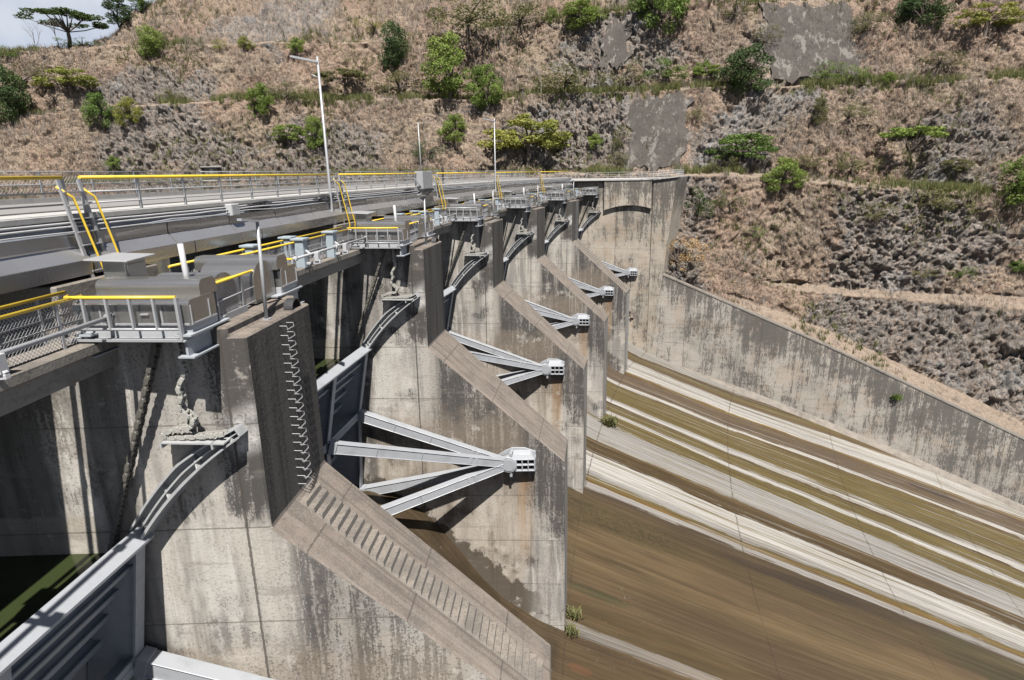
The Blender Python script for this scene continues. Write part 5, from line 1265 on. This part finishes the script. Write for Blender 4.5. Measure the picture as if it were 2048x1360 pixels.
panel(1532, 1708, 6, 158, 18, 'wide grey sprayed concrete panel with pale streaks at the top right')
panel(1206, 1256, 42, 132, -12, 'small grey concrete patch beside the bright bush at the top')
# little pump house
p, n = hill_at(424, 350); hut = thing('pump_house', 'small concrete hut with a flat overhanging roof beyond the bridge', 'hut'); hut.location = p; hut.rotation_euler = (0, 0, .5); hut.scale = (.72, .72, .72)
MB().box(-1.6, 1.6, -1.3, 1.3, -1, 2.2).build('hut_wall', MT['conc'], hut); MB().box(-2.5, 2.5, -2.0, 2.0, 2.2, 2.42).build('roof', MT['slab'], hut); MB().box(-.4, .5, -1.33, -1.305, -.2, 1.8).build('door', MT['white'], hut)

# ------------------------------------------------------------------ light, sky, camera
sl = Vector((-.13, .58, -1.)); sd = (frame_matrix(1.3).to_3x3() @ sl).normalized()    # direction the light travels
sun = bpy.data.lights.new('sun', 'SUN'); sun.energy = 5.; sun.angle = math.radians(.53); sun.color = (1., .955, .89)
so = bpy.data.objects.new('sun', sun); C.objects.link(so); so.rotation_euler = sd.to_track_quat('-Z', 'Y').to_euler(); so.location = (0, 0, 60)
w = bpy.data.worlds.new('World'); bpy.context.scene.world = w; w.use_nodes = True; nt = w.node_tree; bg = nt.nodes['Background']
sky = nt.nodes.new('ShaderNodeTexSky'); sky.sky_type = 'NISHITA'; sky.sun_disc = False; el = math.asin(-sd.z); sky.sun_elevation = el; sky.sun_rotation = math.atan2(-sd.x, -sd.y); sky.air_density = .4; sky.dust_density = .3; sky.ozone_density = 1.
tc = nt.nodes.new('ShaderNodeTexCoord'); nz = nt.nodes.new('ShaderNodeTexNoise'); nz.inputs['Scale'].default_value = 3.2; nz.inputs['Detail'].default_value = 6.
mr = nt.nodes.new('ShaderNodeMapRange'); mr.interpolation_type = 'SMOOTHSTEP'; mr.inputs[1].default_value = .45; mr.inputs[2].default_value = .62; mr.inputs[3].default_value = .5; mr.inputs[4].default_value = .95
sx = nt.nodes.new('ShaderNodeSeparateXYZ'); fall = nt.nodes.new('ShaderNodeMapRange'); fall.inputs[1].default_value = .22; fall.inputs[2].default_value = .42; fall.inputs[3].default_value = 1.; fall.inputs[4].default_value = .05
mm_ = nt.nodes.new('ShaderNodeMath'); mm_.operation = 'MULTIPLY'; mx = nt.nodes.new('ShaderNodeMix'); mx.data_type = 'RGBA'; mx.inputs[7].default_value = (5.6, 5.9, 6.4, 1)
nt.links.new(tc.outputs[0], nz.inputs[0]); nt.links.new(nz.outputs[0], mr.inputs[0]); nt.links.new(tc.outputs[0], sx.inputs[0]); nt.links.new(sx.outputs[2], fall.inputs[0]); nt.links.new(mr.outputs[0], mm_.inputs[0]); nt.links.new(fall.outputs[0], mm_.inputs[1])
nt.links.new(mm_.outputs[0], mx.inputs[0]); nt.links.new(sky.outputs[0], mx.inputs[6]); nt.links.new(mx.outputs[2], bg.inputs[0]); bg.inputs[1].default_value = .05
cam = bpy.data.cameras.new('camera'); cam.sensor_width = 36.; cam.lens = F * 36. / 2048.; cam.clip_start = .1; cam.clip_end = 3000.
co = bpy.data.objects.new('camera', cam); C.objects.link(co)
Rm = Matrix(((RIGHT[0], UP[0], -FWD[0]), (RIGHT[1], UP[1], -FWD[1]), (RIGHT[2], UP[2], -FWD[2]))); co.rotation_euler = Rm.to_euler()
sc = bpy.context.scene; sc.camera = co; sc.render.engine = 'CYCLES'; sc.render.resolution_x = 1024; sc.render.resolution_y = 680
sc.view_settings.view_transform = 'Standard'; sc.view_settings.look = 'None'; sc.view_settings.exposure = 1.4; sc.view_settings.gamma = 1.
sc.cycles.max_bounces = 6; sc.cycles.diffuse_bounces = 1; sc.cycles.transparent_max_bounces = 8
